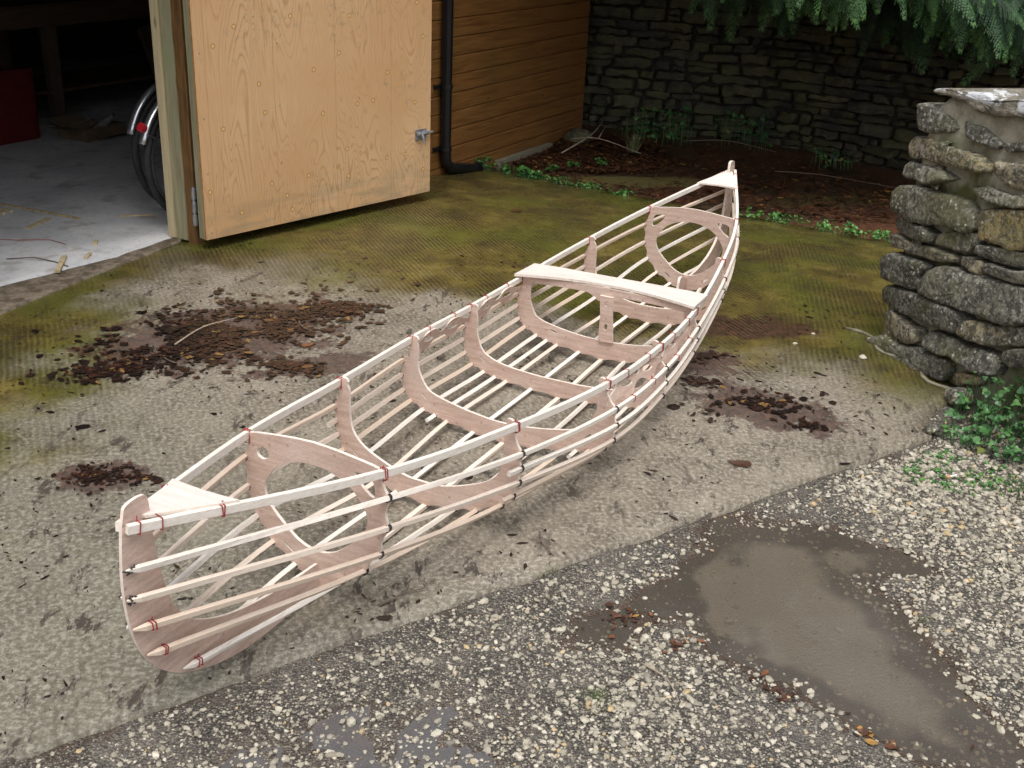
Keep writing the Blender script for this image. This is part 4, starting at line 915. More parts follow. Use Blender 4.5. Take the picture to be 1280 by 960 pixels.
for j, (a0_, a1_) in enumerate([(amax+.01, amax+.42), (amax+.43, amax+.85), (amax+.86, 1.62)]):
    stone_poly(mb, [(a0_, .955), (a0_+.01, 1.03), ((a0_+a1_)/2, 1.05), (a1_-.01, 1.035), (a1_, .96), ((a0_+a1_)/2, .945)], frF, .04, .52, 710+j, 5, .014, 8, 0, None, .6)
gpb(mb, 'cap_stone', M['cap_stone'], True)
mb = MB(); pts = [frF(a, Hg(0,0)+.004, .045+.03*math.sin(a*21)) for a in [-.18+i*.04 for i in range(18)]]; mb.tube(pts, [.003+.006*abs(math.sin(i*1.3)) for i in range(18)], 6); gpb(mb, 'mortar_fillet', M['footing_concrete'], True)

# far boundary wall
PL = [(-1.2, 9.75), (-.2, 9.45), (.55, 9.12), (1.24, 8.96), (1.86, 8.84), (2.44, 8.43), (2.92, 8.05), (3.8, 7.3), (5.2, 6.2)]
PLs = catmull([(a, c, 0) for a, c in PL], 8); acc = [0]
for a, c in zip(PLs, PLs[1:]): acc.append(acc[-1] + (c-a).length)
def frB(a, z, d):
    a = min(max(a, 0), acc[-1]-1e-4); i = 0
    while acc[i+1] < a: i += 1
    f = (a-acc[i])/(acc[i+1]-acc[i]); p = PLs[i].lerp(PLs[i+1], f); t = (PLs[i+1]-PLs[i]).normalized()
    n = Vector((t.y, -t.x, 0)); lean = -.10*z
    return p + n*(d+lean) + Vector((0, 0, z))
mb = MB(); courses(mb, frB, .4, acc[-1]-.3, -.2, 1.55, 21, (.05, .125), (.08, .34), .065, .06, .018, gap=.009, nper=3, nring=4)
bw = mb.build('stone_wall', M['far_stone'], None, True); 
# re-home as a thing with parts
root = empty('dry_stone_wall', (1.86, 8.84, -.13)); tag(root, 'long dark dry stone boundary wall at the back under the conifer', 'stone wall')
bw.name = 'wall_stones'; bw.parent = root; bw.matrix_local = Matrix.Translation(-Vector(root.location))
mb = MB(); na = 60
for j in range(3):
    z = (-.25, .7, 1.6)[j]
    for k in range(na+1):
        mb.vert(frB(acc[-1]*k/na, z, -.012))
for j in range(2):
    for k in range(na): mb.face((j*(na+1)+k, j*(na+1)+k+1, (j+1)*(na+1)+k+1, (j+1)*(na+1)+k))
b0 = len(mb.v)
for k in range(na+1): mb.vert(frB(acc[-1]*k/na, 1.6, -.45))
for k in range(na): mb.face((2*(na+1)+k, 2*(na+1)+k+1, b0+k+1, b0+k))
b1 = len(mb.v)
for k in range(na+1): mb.vert(frB(acc[-1]*k/na, -.25, -.5))
for k in range(na): mb.face((b0+k, b0+k+1, b1+k+1, b1+k))
ec = mb.build('earth_core', M['earth_core'], root); ec.matrix_local = Matrix.Translation(-Vector(root.location))

# ------------------------------------------------------------------ gravel
def ico():
    bm = bmesh.new(); bmesh.ops.create_icosphere(bm, subdivisions=1, radius=1); v = np.array([x.co[:] for x in bm.verts]); f = np.array([[q.index for q in x.verts] for x in bm.faces]); bm.free(); return v, f
IV, IF = ico(); IV2 = IV
bm = bmesh.new(); bmesh.ops.create_icosphere(bm, subdivisions=2, radius=1); IV3 = np.array([x.co[:] for x in bm.verts]); IF3 = np.array([[q.index for q in x.verts] for x in bm.faces]); bm.free()
def scatter_stones(name, samples, mat, label, seed=3):
    rs = np.random.RandomState(seed); V = []; F = []; T = []; n0 = 0
    for (x, y, z, r, t) in samples:
        big = False
        v = (IV3 if big else IV).copy(); f = IF3 if big else IF
        # chop with random planes for an angular pebble
        for _ in range(5):
            n = rs.normal(size=3); n /= np.linalg.norm(n); d = v @ n; cut = rs.uniform(.42, .8); v -= np.outer(np.maximum(d-cut, 0), n)
        v *= np.array([rs.uniform(.8, 1.45), rs.uniform(.7, 1.1), rs.uniform(.42, .8)])*r
        a = rs.uniform(0, 6.28); tx = rs.uniform(-.35, .35); ca, sa = math.cos(a), math.sin(a)
        Rm = np.array([[ca, -sa, 0], [sa, ca, 0], [0, 0, 1]]) @ np.array([[1, 0, 0], [0, math.cos(tx), -math.sin(tx)], [0, math.sin(tx), math.cos(tx)]])
        v = v @ Rm.T + np.array([x, y, z]); V.append(v); F.append(f+n0); n0 += len(v); T += [t]*len(v)
    V = np.concatenate(V); F = np.concatenate(F); me = bpy.data.meshes.new(name); me.from_pydata(V.tolist(), [], F.tolist()); me.materials.append(mat)
    at_ = me.attributes.new('tint', 'FLOAT', 'POINT'); at_.data.foreach_set('value', T)
    o = link(bpy.data.objects.new(name, me)); tag(o, label, 'gravel', kind='stuff'); return o
rs = np.random.RandomState(11); N = 90000
X = rs.uniform(-1.3, 2.5, N); Y = rs.uniform(1.35, 3.6, N)
edge = (X-1.41)*.574 - (Y-3.39)*.819
dP = sdist(X, Y, PUD); dS = np.minimum(sdist(X, Y, SHAL), sdist(X, Y, SHAL2)); dQ = sdist(X, Y, PUD2)
sam = []
bank = [(1.02,3.12),(1.3,3.27),(1.6,3.3),(2.4,3.3),(2.4,2.4),(1.45,2.5),(1.2,2.85)]
dB = sdist(X, Y, bank)
for i in range(N):
    x, y = X[i], Y[i]
    if edge[i] < .012 and not (x > 1.42 and y < 3.7): continue
    if x > 1.40 and edge[i] < -.35: continue
    dens = .16 + .22*max(0, nz(x, y, 5, 2.2)+.2) + .10*max(0, nz(x, y, 8, 7))
    dens += .9*float(np.clip(.5-dB[i]/.25, 0, 1)) + .28*float(np.clip((x-.95)/.4, 0, 1))
    dens += .30*float(np.exp(-((x-.33)**2+(y-2.0)**2)/.05)) + .12*float(np.exp(-((x-.62)**2+(y-2.95)**2)/.05))
    dens = dens*1.75 + .05; dens *= float(np.clip(.22+edge[i]/.12, .22, 1))
    if dP[i] < -.03: dens *= .03 if dP[i] < -.10 else .4
    elif dP[i] < .05: dens *= .8
    if dS[i] < 0: dens *= .3
    if edge[i] < -.01: dens *= .5
    if rs.rand() > dens: continue
    r = float(np.clip(rs.lognormal(math.log(.0043), .48), .0019, .0125))
    if dB[i] < .0: r *= 1.25
    gz = gh(x, y) if edge[i] > -.02 or x > 1.36 else 0
    t = float(np.clip(rs.beta(3.0, 1.9) - (.2 if rs.rand() < .2 else 0), 0, .97)); 
    if rs.rand() < .03: t = 1.
    sam.append((x, y, gz + r*rs.uniform(.05, .35), r, t))
for _ in range(5200):     # fine grit
    x = rs.uniform(-1.2, 2.2); y = rs.uniform(1.4, 3.5); e = (x-1.41)*.574-(y-3.39)*.819
    if e < .0: continue
    sam.append((x, y, gh(x, y)+.0005, rs.uniform(.0014, .0028), rs.uniform(.1, .9)))
scatter_stones('gravel', sam, M['pale_gravel'], 'pale angular limestone gravel scattered over the dark wet ground')

# ------------------------------------------------------------------ leaves
def leaf(mb, p, L, W, yaw, tilt, curl, rg, tint, flat=False):
    mb.tint = tint; ca, sa = math.cos(yaw), math.sin(yaw); q_ = lambda v: v*rg.uniform(.45, 1.35)
    k = [(-.5, 0), (-.28+rg.uniform(-.08, .1), q_(.32)), (.1+rg.uniform(-.12, .12), q_(.5)), (.36+rg.uniform(-.08, .06), q_(.27)), (.5, 0)]
    X_ = Vector((ca, sa, math.sin(tilt)*.6)); Y_ = Vector((-sa, ca, rg.uniform(-.12, .12) if flat else rg.uniform(-.35, .35))); b0 = len(mb.v)
    for a, w in k: 
        c = Vector(p) + X_*a*L; z = Vector((0, 0, curl*L*(a*a)*2))
        mb.vert(c + z); 
    for a, w in k[1:4]:
        w2 = w*rg.uniform(.5, 1.2); mb.vert(Vector(p) + X_*(a+rg.uniform(-.06, .06))*L + Y_*w*W + Vector((0, 0, curl*L*(.35+rg.uniform(-.2, .2))*.7))); mb.vert(Vector(p) + X_*a*L - Y_*w2*W + Vector((0, 0, curl*L*(.35+rg.uniform(-.2, .2))*.7)))
    b = b0
    for s in (0, 1):
        q = [b+5+s, b+7+s, b+9+s]
        fs = [(b, b+1, q[0]), (b+1, b+2, q[1], q[0]), (b+2, b+3, q[2], q[1]), (b+3, b+4, q[2])]
        for f in fs: mb.face(f if s == 0 else f[::-1])
def region_leaves(name, regs, n, size, mat, label, seed, zf=Hg, cat='leaves', tints=(0, .97), layer=.0):
    rg = random.Random(seed); mb = MB(); tot = sum(r[4] for r in regs)
    for (cx, cy, rx, ry, wgt, rot) in regs:
        for _ in range(int(n*wgt/tot)):
            rr = abs(rg.gauss(0, .5)) if wgt < 5 else math.sqrt(rg.random()); a = rg.uniform(0, 6.283); dx, dy = rr*math.cos(a)*rx, rr*math.sin(a)*ry
            x = cx+dx*math.cos(rot)-dy*math.sin(rot); y = cy+dx*math.sin(rot)+dy*math.cos(rot)
            if nz(x, y, seed, 4.5) < -.12 - .3*rg.random() and wgt < 5: continue
            if seed == 37 and ((x-.8)/.5)**2+((y-7.45)/.16)**2 < 1+rg.gauss(0, .4): continue
            L = rg.uniform(*size); leaf(mb, (x, y, zf(x, y)+.003+rg.random()*layer), L, L*rg.uniform(.45, .8), rg.uniform(0, 6.28), rg.uniform(-.3, .3)*(.3 if seed < 37 else 1), rg.uniform(-.05, .25)*(.3 if seed < 37 else 1), rg, min(tints[1], max(tints[0], rg.betavariate(1.6, 2.6))) if rg.random() > .03 else 1., seed < 37)
    o = mb.build(name, M[mat]); tag(o, label, cat, kind='stuff'); return o
region_leaves('leaf_pile', [(-1.13, 4.02, .55, .34, 3.4, R(42)), (-1.42, 3.62, .22, .10, .35, R(20)), (-.72, 4.33, .2, .14, .4, R(30)), (-.80, 3.72, .18, .07, .25, R(-10))], 4200, (.010, .048), 'dark_leaf', 'heap of wet dark brown rotting leaves left of the canoe', 31, layer=.006)
region_leaves('leaf_pile', [(.85, 3.56, .26, .12, 1.4, R(20)), (.68, 3.75, .14, .06, .4, 0), (1.0, 3.42, .12, .05, .3, 0), (.74, 4.0, .15, .06, .3, R(30))], 620, (.008, .042), 'dark_leaf', 'patches of wet dark leaves right of the canoe', 33, layer=.004)
region_leaves('leaf_pile', [(-1.20, 2.86, .13, .07, 1, R(20)), (-1.03, 2.86, .08, .035, .25, 0)], 420, (.008, .026), 'dark_leaf', 'small flat patch of brown leaf mush left of the canoe bow', 35, layer=.004)
region_leaves('leaf_litter', [(1.2, 7.7, 1.9, .9, 5, R(-20)), (.4, 8.2, .7, .6, 5, 0)], 11000, (.018, .05), 'dead_leaf', 'red brown dead leaves covering the ground below the back wall', 37, zf=lambda x, y: Hg(x, y)-.012+(.05*sstep(8.0, 9.0, y) if y > 8 else 0), layer=.022)
region_leaves('puddle_leaves', [(.30, 2.30, .10, .05, 1, R(40)), (.42, 2.2, .09, .04, .7, R(60)), (.62, 2.05, .1, .05, .6, R(-50)), (.8, 1.92, .15, .05, .6, R(-20)), (.98, 1.85, .06, .06, .2, 0)], 110, (.010, .028), 'dead_leaf', 'rusty leaf scraps along the edge of the muddy puddle', 39, zf=lambda x, y: max(gh(x, y), -.0195), layer=.003)
# crumbs of bark and leaf everywhere on the slab
rg = random.Random(5); mb = MB()
for _ in range(4200):
    x = rg.uniform(-1.9, 1.5); y = rg.uniform(1.5, 5.2)
    if (x-1.41)*.574-(y-3.39)*.819 > -.02 or not in_poly(x, y, slab_poly): continue
    if nz(x, y, 2, 3) + rg.uniform(-.35, .35) < .05: continue
    L = rg.uniform(.005, .02) if rg.random() < .9 else rg.uniform(.02, .04)
    leaf(mb, (x, y, Hg(x, y)+.0022), L, L*rg.uniform(.2, .6), R(-35)+rg.gauss(0, .9), 0, rg.uniform(0, .1), rg, rg.uniform(0, .55))
o = mb.build('leaf_crumbs', M['dark_leaf']); tag(o, 'dark crumbs of bark and leaf strewn over the concrete', 'debris', kind='stuff')
def one_leaf(x, y, L, yaw, tint, label, mat='dead_leaf', W=.62):
    rg = random.Random(int(x*999)+int(y*77)); mb = MB(); leaf(mb, (0, 0, .004), L, L*W, yaw, .1, .12, rg, tint); o = mb.build('fallen_leaf', M[mat]); o.location = (x, y, Hg(x, y)); tag(o, label, 'leaf', 'single fallen leaves on the concrete'); return o
one_leaf(-1.35, 3.17, .052, .2, .05, 'dark oval leaf lying alone left of the canoe bow', 'dark_leaf')
one_leaf(-.02, 6.02, .075, .3, .4, 'reddish leaf lying on the olive concrete behind the canoe')
one_leaf(-.78, 3.93, .055, .5, .8, 'orange brown leaf beside the left gunwale')
one_leaf(.56, 3.52, .05, -.2, .1, 'dark leaf close to the right side of the canoe', 'dark_leaf')
one_leaf(.62, 4.12, .06, -.3, .4, 'brown leaf right of the thwart')
one_leaf(1.06, 3.15, .045, .1, .1, 'dark leaf near the slab corner', 'dark_leaf')
one_leaf(.72, 3.12, .08, -.4, .35, 'long brown leaf between canoe and gravel')
one_leaf(-.28, 2.235, .045, 0, .02, 'blackish leaf scrap at the slab edge under the canoe bow', 'dark_leaf')
def twig(pts, r, label, mat='twig_bark', forks=()):
    c0 = Vector(pts[0]); b = MB(); P = catmull([Vector(p)-c0 for p in pts], 4); n = len(P); b.tube(P, [r*(1-.6*i/(n-1)) for i in range(n)], 6)
    for f in forks: b.tube([Vector(q)-c0 for q in f], [r*.6, r*.3], 5)
    o = b.build('twig', M[mat], None, True); o.location = c0; tag(o, label, 'twig'); return o
twig([(-1.26, 3.86, .012), (-1.20, 4.03, .02), (-1.10, 4.16, .014)], .004, 'pale bent twig lying on the leaf heap', 'pale_twig')
twig([(-.30, 2.28, .006), (-.245, 2.33, .012), (-.235, 2.40, .006)], .003, 'small forked twig beside the hull near the slab edge', forks=[[(-.245, 2.33, .012), (-.20, 2.36, .006)]])
twig([(.095, 2.66, .004), (.10, 2.60, .01), (.13, 2.545, .002)], .003, 'thin curved twig poking over the slab edge', forks=[[(.10, 2.60, .01), (.06, 2.62, .006)]])
twig([(-.86, 4.18, .006), (-.83, 4.10, .012), (-.77, 4.06, .006)], .003, 'short dark curved twig right of the leaf heap')
twig([(-1.27, 3.75, .006), (-1.22, 3.70, .01), (-1.16, 3.70, .006)], .002, 'thin curly stalk in front of the leaf heap')
twig([(.33, 2.12, -.008), (.38, 2.06, -.002), (.40, 1.99, -.008)], .0025, 'straight grey stalk lying on the gravel by the puddle', 'pale_twig')
twig([(.35, 8.35, -.07), (.55, 8.22, -.03), (.85, 8.05, -.09)], .007, 'long bare stick leaning in the brushwood by the garage corner', 'pale_twig', forks=[[(.55, 8.22, -.03), (.62, 8.5, .02)]])
twig([(.28, 8.0, -.1), (.5, 8.3, -.02), (.6, 8.6, .03)], .006, 'crossed bare stick in the brushwood', 'pale_twig')
twig([(1.75, 7.72, -.10), (2.05, 7.63, -.09), (2.5, 7.38, -.10)], .004, 'long thin branch lying before the back wall', 'twig_bark')
twig([(1.2, 8.42, -.06), (1.5, 8.30, -.02), (1.85, 8.22, -.07)], .005, 'dark branch lying at the middle of the back wall')
o = empty('cigarette_butt', (1.372, 3.10, -.002), R(25)); tag(o, 'discarded cigarette butt at the edge of the green plants', 'cigarette butt')
b = MB(); b.tube([(0, 0, .004), (.026, 0, .004)], .0036, 8); b.build('paper', M['cigarette_paper'], o); b = MB(); b.tube([(-.014, 0, .004), (-.0002, 0, .004)], .0037, 8); b.build('filter', M['cigarette_filter'], o)
def rock(name, x, y, z, r, mat, label, seed, tint=.5):
    v = IV3.copy(); q = np.random.RandomState(seed)
    for _ in range(6):
        n = q.normal(size=3); n /= np.linalg.norm(n); d = v @ n; v -= np.outer(np.maximum(d-q.uniform(.55, .85), 0), n)
    b = MB(); b.tint = tint; b.add([(p[0]*r*1.3, p[1]*r, p[2]*r*.7) for p in v], [tuple(f) for f in IF3]); o = b.build(name, M[mat]); o.location = (x, y, z); tag(o, label, 'stone'); return o
rock('loose_stone', .42, 8.50, -.08, .09, 'far_stone', 'single block of stone at the foot of the garage corner', 2, 1.)
rock('loose_stone', 1.415, 3.42, .012, .028, 'near_stone', 'small dark stone on the slab corner by the plants', 3, .1)
rock('loose_stone', 1.36, 4.06, .006, .014, 'pale_gravel', 'pale flat chip of stone at the foot of the wall end', 4, .8)
rock('loose_stone', 1.12, 4.18, .003, .008, 'pale_gravel', 'small white pebble on the concrete right of the canoe', 5, .9)
rock('loose_stone', 1.22, 4.30, .003, .007, 'pale_gravel', 'tiny white pebble beyond the other on the wet concrete', 6, .9)
rock('loose_stone', 1.60, 3.68, .02, .05, 'near_stone', 'lichen spotted stone half hidden by the green plants', 7, .4)

# ------------------------------------------------------------------ plants
def lobed(mb, p, size, n, yaw, tint, lob=3):
    """round lobed leaf facing normal n"""
    mb.tint = tint; n = n.normalized(); a = n.orthogonal().normalized(); q = Matrix.Rotation(yaw, 3, n); a = q @ a; c = n.cross(a); b0 = len(mb.v); mb.vert(p)
    k = 12
    for i in range(k):
        t = 2*math.pi*i/k; r = size*(.78+.22*math.cos(lob*t)); mb.vert(Vector(p) + (a*math.cos(t)+c*math.sin(t))*r + n*size*(.18*math.cos(2*t)-.1))
    for i in range(k): mb.face((b0, b0+1+i, b0+1+(i+1) % k))
def leafy(name, n, region, size, mat, label, cat, seed, hmax, kind=None, zf=Hg, stems=True, group=None, hf=None):
    rg = random.Random(seed); mb = MB(); sb = MB(); cx = sum(p[0] for p in region)/len(region); cy = sum(p[1] for p in region)/len(region)
    xs = [p[0] for p in region]; ys = [p[1] for p in region]; cnt = 0; it = 0
    while cnt < n and it < n*60:
        it += 1; x = rg.uniform(min(xs), max(xs)); y = rg.uniform(min(ys), max(ys))
        if not in_poly(x, y, region): continue
        if nz(x, y, seed, 9) < (-.05 if name == 'weed_strip' else -.25): continue
        z = zf(x, y); h = (hf(x, y) if hf else hmax)*rg.uniform(.15, 1)*(.6+.6*max(0, nz(x, y, seed+1, 6)+.4)); p = Vector((x-cx, y-cy, z+h)); nn = Vector((rg.gauss(0, .45), rg.gauss(0, .45)-.15, 1))
        lobed(mb, p, size*rg.uniform(.55, 1.2), nn, rg.uniform(0, 6.28), 1. if rg.random() < .03 else rg.uniform(0, .9))
        if stems: sb.tube([p, (x-cx+rg.uniform(-.02, .02), y-cy+rg.uniform(-.02, .02), z)], .0012, 4, False)
        cnt += 1
    if kind:
        mb.add(sb.v, sb.f); o = mb.build(name, M[mat]); o.location = (cx, cy, 0); tag(o, label, cat, group, kind); return o
    o = empty(name, (cx, cy, 0)); tag(o, label, cat, group); mb.add(sb.v, sb.f); mb.build('foliage', M[mat], o)['kind'] = 'stuff'; return o
leafy('creeping_plant', 800, [(1.50, 3.52), (1.60, 3.64), (1.70, 3.60), (1.80, 3.30), (2.3, 3.6), (2.4, 3.05), (1.75, 3.12), (1.55, 3.22), (1.44, 3.38)], .017, 'creeper_leaf', 'low bright green creeping plant at the foot of the wall end', 'plant', 3, .085, hf=lambda x, y: .055 + .15*sstep(.22, .02, abs((x-A0.x)*.9485+(y-A0.y)*.3168 - 0)))
leafy('ground_cover', 260, [(1.22, 3.16), (1.42, 3.32), (1.6, 3.2), (1.62, 3.02), (1.4, 3.0), (1.25, 3.05)], .0075, 'weed_leaf', 'small green weeds between the gravel and the creeping plant', 'weeds', 5, .012, kind='stuff', zf=lambda x, y: gh(x, y))
leafy('weed_strip', 260, [(-.32, 7.54), (-.02, 7.34), (.15, 7.27), (.12, 7.20), (-.1, 7.27), (-.33, 7.44)], .017, 'weed_leaf', 'bright green weeds along the slab edge beside the downpipe shoe', 'weeds', 7, .075, kind='stuff')
leafy('weed_strip', 120, [(.16, 7.28), (.5, 7.08), (.72, 6.92), (.70, 6.85), (.45, 6.98), (.15, 7.18)], .013, 'weed_leaf', 'sparse green weeds along the far slab edge left of the canoe tip', 'weeds', 9, .04, kind='stuff')
leafy('weed_strip', 260, [(1.25, 6.62), (1.6, 6.52), (1.95, 6.32), (2.3, 6.1), (2.28, 5.98), (1.9, 6.18), (1.55, 6.38), (1.25, 6.53)], .015, 'weed_leaf', 'green weeds along the far slab edge right of the canoe tip', 'weeds', 11, .055, kind='stuff')
leafy('dark_plant', 70, [(.75, 8.55), (1.25, 8.5), (1.35, 8.85), (.75, 8.95)], .028, 'creeper_leaf', 'dark bushy plant at the foot of the back wall near the garage', 'plant', 13, .30)
leafy('dark_plant', 50, [(1.45, 8.5), (1.85, 8.4), (1.9, 8.75), (1.45, 8.8)], .026, 'creeper_leaf', 'dark straggly plant at the middle of the back wall', 'plant', 15, .28)
leafy('dark_plant', 26, [(2.1, 7.95), (2.35, 7.9), (2.4, 8.15), (2.1, 8.25)], .022, 'creeper_leaf', 'small dark plant at the right part of the back wall', 'plant', 17, .16)
for j, (x, y) in enumerate([(.35, 7.75), (.55, 7.85), (.2, 7.6)]):
    leafy('seedling', 12, [(x-.04, y-.04), (x+.04, y-.04), (x+.04, y+.04), (x-.04, y+.04)], .018, 'weed_leaf', ['lone green seedling in the leaf litter nearest the canoe', 'green seedling in the litter farthest back', 'green seedling in the litter nearest the garage wall'][j], 'plant', 40+j, .05)
def tuft(name, x, y, z, n, L, mat, label, seed, w=.0015, spread=.6, kind=None):
    rg = random.Random(seed); mb = MB()
    for _ in range(n):
        a = rg.uniform(0, 6.28); r0 = rg.random()*spread*L*.5; h = L*rg.uniform(.5, 1); lean = rg.uniform(.2, 1.1)
        b0 = Vector((math.cos(a)*r0, math.sin(a)*r0, 0)); d = Vector((math.cos(a+rg.gauss(0, .6)), math.sin(a+rg.gauss(0, .6)), 0)); s = Vector((-d.y, d.x, 0))*w; mb.tint = rg.random()
        p1 = b0 + d*lean*h*.25 + Vector((0, 0, h*.55)); p2 = b0 + d*lean*h*.8 + Vector((0, 0, h*.7)); mb.add([b0-s, b0+s, p1+s, p1-s, p2], [(0, 1, 2, 3), (3, 2, 4)])
    o = mb.build(name, M[mat]); o.location = (x, y, z); tag(o, label, 'grass', kind=kind); return o
tuft('grass_tuft', .10, 2.48, -.012, 70, .022, 'grass_blade', 'tiny moss and grass tuft close to the slab edge', 1, .0008, 3)
tuft('grass_tuft', .22, 1.98, -.012, 90, .025, 'grass_blade', 'olive grass tuft in the gravel left of the puddle', 2, .0008, 3.2)
tuft('grass_tuft', 1.60, 3.02, -.01, 260, .035, 'grass_blade', 'rough grass patch between gravel and creeping plant at the right edge', 3, .001, 6)
tuft('grass_tuft', .80, 8.15, -.10, 90, .17, 'dry_leaf', 'pale drooping fern like tuft in front of the back wall', 4, .005, .5)
tuft('grass_tuft', 1.05, 2.34, -.012, 30, .015, 'grass_blade', 'tiny green tuft right of the puddle', 6, .0008, 3)

# ------------------------------------------------------------------ conifer
def make_spray(seed, L=.34):
    rg = random.Random(seed); V = []; F = []; T = []
    def blade(p, d, l, w, t):
        s = d.cross(Vector((0, 0, 1))); s = s.normalized() if s.length > 1e-3 else Vector((1, 0, 0)); b = len(V)
        V.extend([p, p+d*l*.4+s*w, p+d*l, p+d*l*.4-s*w]); T.extend([t]*4); F.append((b, b+1, b+2, b+3))
    n = 13
    for i in range(n):
        f = i/(n-1); p = Vector((L*f, 0, -L*.42*f*f)); d = Vector((1, 0, -.84*f)).normalized(); t = .15+.6*f+rg.uniform(-.15, .15)
        blade(p, d, L/n*1.5, .004, t)
        for sg in (-1, 1):
            ll = L*(.46*(1-f)+.09)*rg.uniform(.75, 1.15); dd_ = (d*.95 + Vector((0, sg*.62, -.14-rg.random()*.2))).normalized(); m_ = max(3, int(ll/.013))
            for k in range(m_):
                g = k/m_; q = p + dd_*ll*g + Vector((0, 0, -.35*ll*g*g)); blade(q, dd_, ll/m_*1.7, .0027, t+.2*g)
                for s2 in (-1, 1):
                    d3 = (dd_*.75 + dd_.cross(Vector((0, 0, 1)))*s2*.65 + Vector((0, 0, -.1))).normalized(); blade(q, d3, (.020*(1-g)+.007)*rg.uniform(.6, 1.4), .0025, t+.15+rg.uniform(-.1, .2))
    return np.array([v[:] for v in V]), np.array(F), np.array(T)
SP = [make_spray(s) for s in range(4)]
def place_sprays(name, items, mat, parent):
    V = []; F = []; T = []; n0 = 0
    for (p, yaw, pitch, roll, s, k, dt) in items:
        v, f, t = SP[k]; Rm = np.array((Matrix.Rotation(yaw, 3, 'Z') @ Matrix.Rotation(pitch, 3, 'Y') @ Matrix.Rotation(roll, 3, 'X')))
        V.append((v*s) @ Rm.T + np.array(p)); F.append(f+n0); T.append(np.clip(t+dt, 0, 1)); n0 += len(v)
    V = np.concatenate(V); F = np.concatenate(F); T = np.concatenate(T)
    me = bpy.data.meshes.new(name); me.vertices.add(len(V)); me.vertices.foreach_set('co', V.ravel()); me.loops.add(len(F)*4); me.polygons.add(len(F))
    me.loops.foreach_set('vertex_index', F.ravel()); me.polygons.foreach_set('loop_start', np.arange(0, len(F)*4, 4)); me.polygons.foreach_set('loop_total', np.full(len(F), 4)); me.materials.append(mat)
    me.update(calc_edges=True); me.validate()
    at_ = me.attributes.new('tint', 'FLOAT', 'POINT'); at_.data.foreach_set('value', T.astype(np.float32)); return link(bpy.data.objects.new(name, me), parent)
tree = empty('conifer_tree', (3.2, 10.2, 0)); tag(tree, 'large dark green cypress hanging over the back stone wall', 'tree')
TO = Vector((3.2, 10.2, 0)); rg = random.Random(77); items = []
def lowz(x): # lower edge of the hanging foliage at y about 7
    pts = [(.2, 1.27), (1.1, 1.2), (1.35, 1.13), (1.63, 1.04), (1.9, 1.10), (2.06, 1.22), (2.2, 1.06), (2.45, .92), (2.9, .85), (3.6, .82), (5, .9)]
    for (a, b_), (c_, d_) in zip(pts, pts[1:]):
        if a <= x <= c_: return b_+(d_-b_)*(x-a)/(c_-a)
    return 1.1
for _ in range(400):
    x = rg.uniform(.95, 3.9); y = rg.uniform(6.35, 7.1); z = lowz(x) + .17 + abs(rg.gauss(0, .22)) + (y-6.8)*-.12
    items.append((Vector((x, y, z))-TO, R(-95)+rg.gauss(0, .75), R(38)+rg.gauss(0, .28), rg.gauss(0, .4), rg.uniform(.55, .95), rg.randrange(4), rg.uniform(-.3, .2)))
for _ in range(160):
    x = rg.uniform(.9, 4.2); y = rg.uniform(7.5, 8.2); z = lowz(x) + .05 + abs(rg.gauss(0, .3))
    items.append((Vector((x, y, z))-TO, R(-90)+rg.gauss(0, .9), R(45)+rg.gauss(0, .3), rg.gauss(0, .4), rg.uniform(.7, 1.2), rg.randrange(4), rg.uniform(-.4, -.05)))
for _ in range(2300):  # unseen crown sprays, added low and dense to shade the back wall
    x = rg.uniform(-2.2, 6.8); y = rg.uniform(6.7, 11.4); z = 1.95 + 1.6*rg.random()**1.7
    if x < .9 and z < 2.6: z += .75
    items.append((Vector((x, y, z))-TO, rg.uniform(0, 6.28), R(2)+rg.gauss(0, .12), rg.gauss(0, .5), rg.uniform(1.9, 2.8), rg.randrange(4), rg.uniform(-.3, .1)))
place_sprays('crown', items, M['conifer_leaf'], tree)
b = MB(); b.tube([(0, 0, -.3), (0, 0, 1.5), (-.1, -.1, 3.2), (0, 0, 5)], [.24, .2, .14, .05], 12); b.build('trunk', M['bark'], tree, True)
b = MB()
for k in range(16):
    e = Vector((rg.uniform(-4, 2.5), rg.uniform(-3.6, .6), rg.uniform(1.5, 2.6))); s0 = Vector((0, 0, rg.uniform(1.2, 2.4))); mp = s0.lerp(e, .5)+Vector((0, 0, .35)); b.tube(catmull([s0, mp, e], 5), [.05*(1-.08*i) for i in range(11)], 6)
b.build('limbs', M['bark'], tree, True)

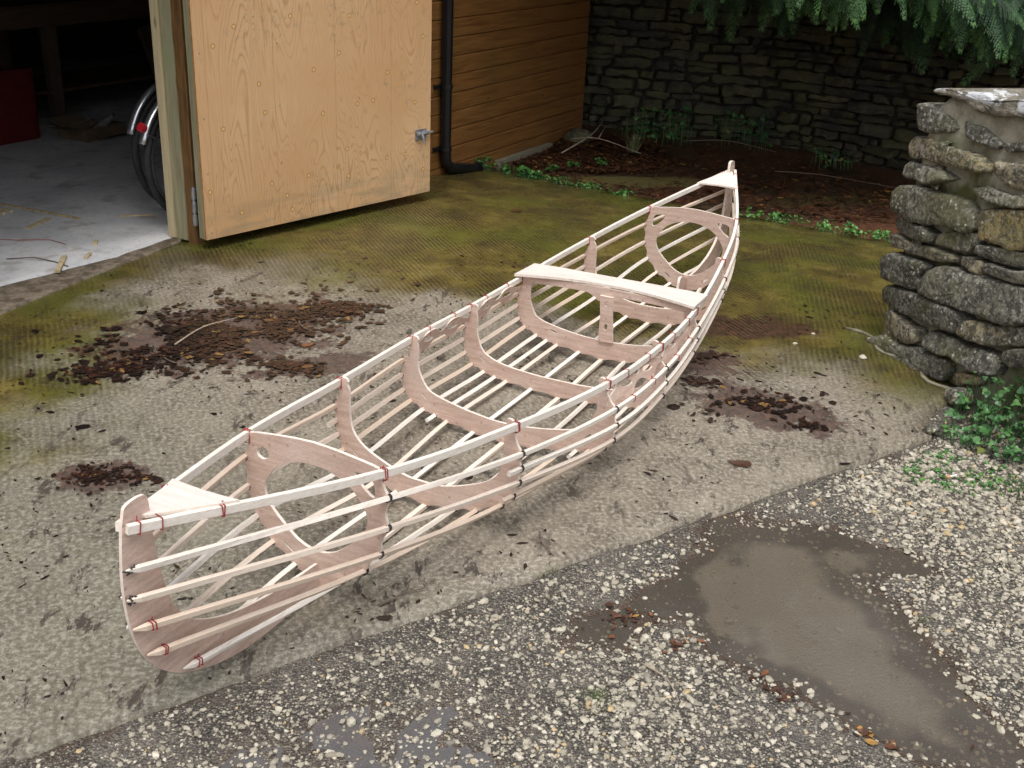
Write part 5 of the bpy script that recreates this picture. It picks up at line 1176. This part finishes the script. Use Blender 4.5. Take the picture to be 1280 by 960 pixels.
# ------------------------------------------------------------------ camera, light
cam = bpy.data.cameras.new('camera'); co = bpy.data.objects.new('camera', cam); col.objects.link(co)
th, ro = R(23.8573), R(2.57426); Rv = Vector((1, 0, 0)); Dv = Vector((0, -math.sin(th), -math.cos(th))); Fv = Vector((0, math.cos(th), -math.sin(th)))
ax = Rv*math.cos(ro) - Dv*math.sin(ro); ay = Rv*math.sin(ro) + Dv*math.cos(ro)
co.matrix_world = Matrix(((ax.x, -ay.x, -Fv.x, 0), (ax.y, -ay.y, -Fv.y, 0), (ax.z, -ay.z, -Fv.z, H0), (0, 0, 0, 1)))
cam.sensor_width = 36; cam.lens = 1403.74/1280*36; cam.clip_end = 1000; cam.clip_start = .05; scn.camera = co
w = bpy.data.worlds.new('World'); scn.world = w; w.use_nodes = True; nt = w.node_tree; bg = nt.nodes['Background']
sky = nt.nodes.new('ShaderNodeTexSky'); sky.sky_type = 'NISHITA'; sky.sun_disc = False; SE, SA = 70, 185
sky.sun_elevation = R(SE); sky.sun_rotation = R(SA); sky.dust_density = 4; sky.air_density = 1; sky.ozone_density = .5
hs = nt.nodes.new('ShaderNodeHueSaturation'); hs.inputs['Saturation'].default_value = .30; hs.inputs['Value'].default_value = 1.
nt.links.new(sky.outputs[0], hs.inputs['Color']); nt.links.new(hs.outputs[0], bg.inputs['Color']); bg.inputs['Strength'].default_value = .14
sun = bpy.data.lights.new('sun', 'SUN'); sun.energy = 1.4; sun.angle = R(40); sun.color = (1, .97, .93); so_ = bpy.data.objects.new('sun', sun); col.objects.link(so_)
dv = Vector((math.sin(R(SA))*math.cos(R(SE)), math.cos(R(SA))*math.cos(R(SE)), math.sin(R(SE)))); so_.rotation_euler = dv.to_track_quat('Z', 'Y').to_euler(); so_.location = dv*20
scn.view_settings.view_transform = 'Standard'; scn.view_settings.look = 'None'; scn.view_settings.gamma = 1; scn.view_settings.exposure = .55; scn.view_settings.use_curve_mapping = False
scn.render.engine = 'CYCLES'; scn.cycles.max_bounces = 6; scn.cycles.transparent_max_bounces = 6
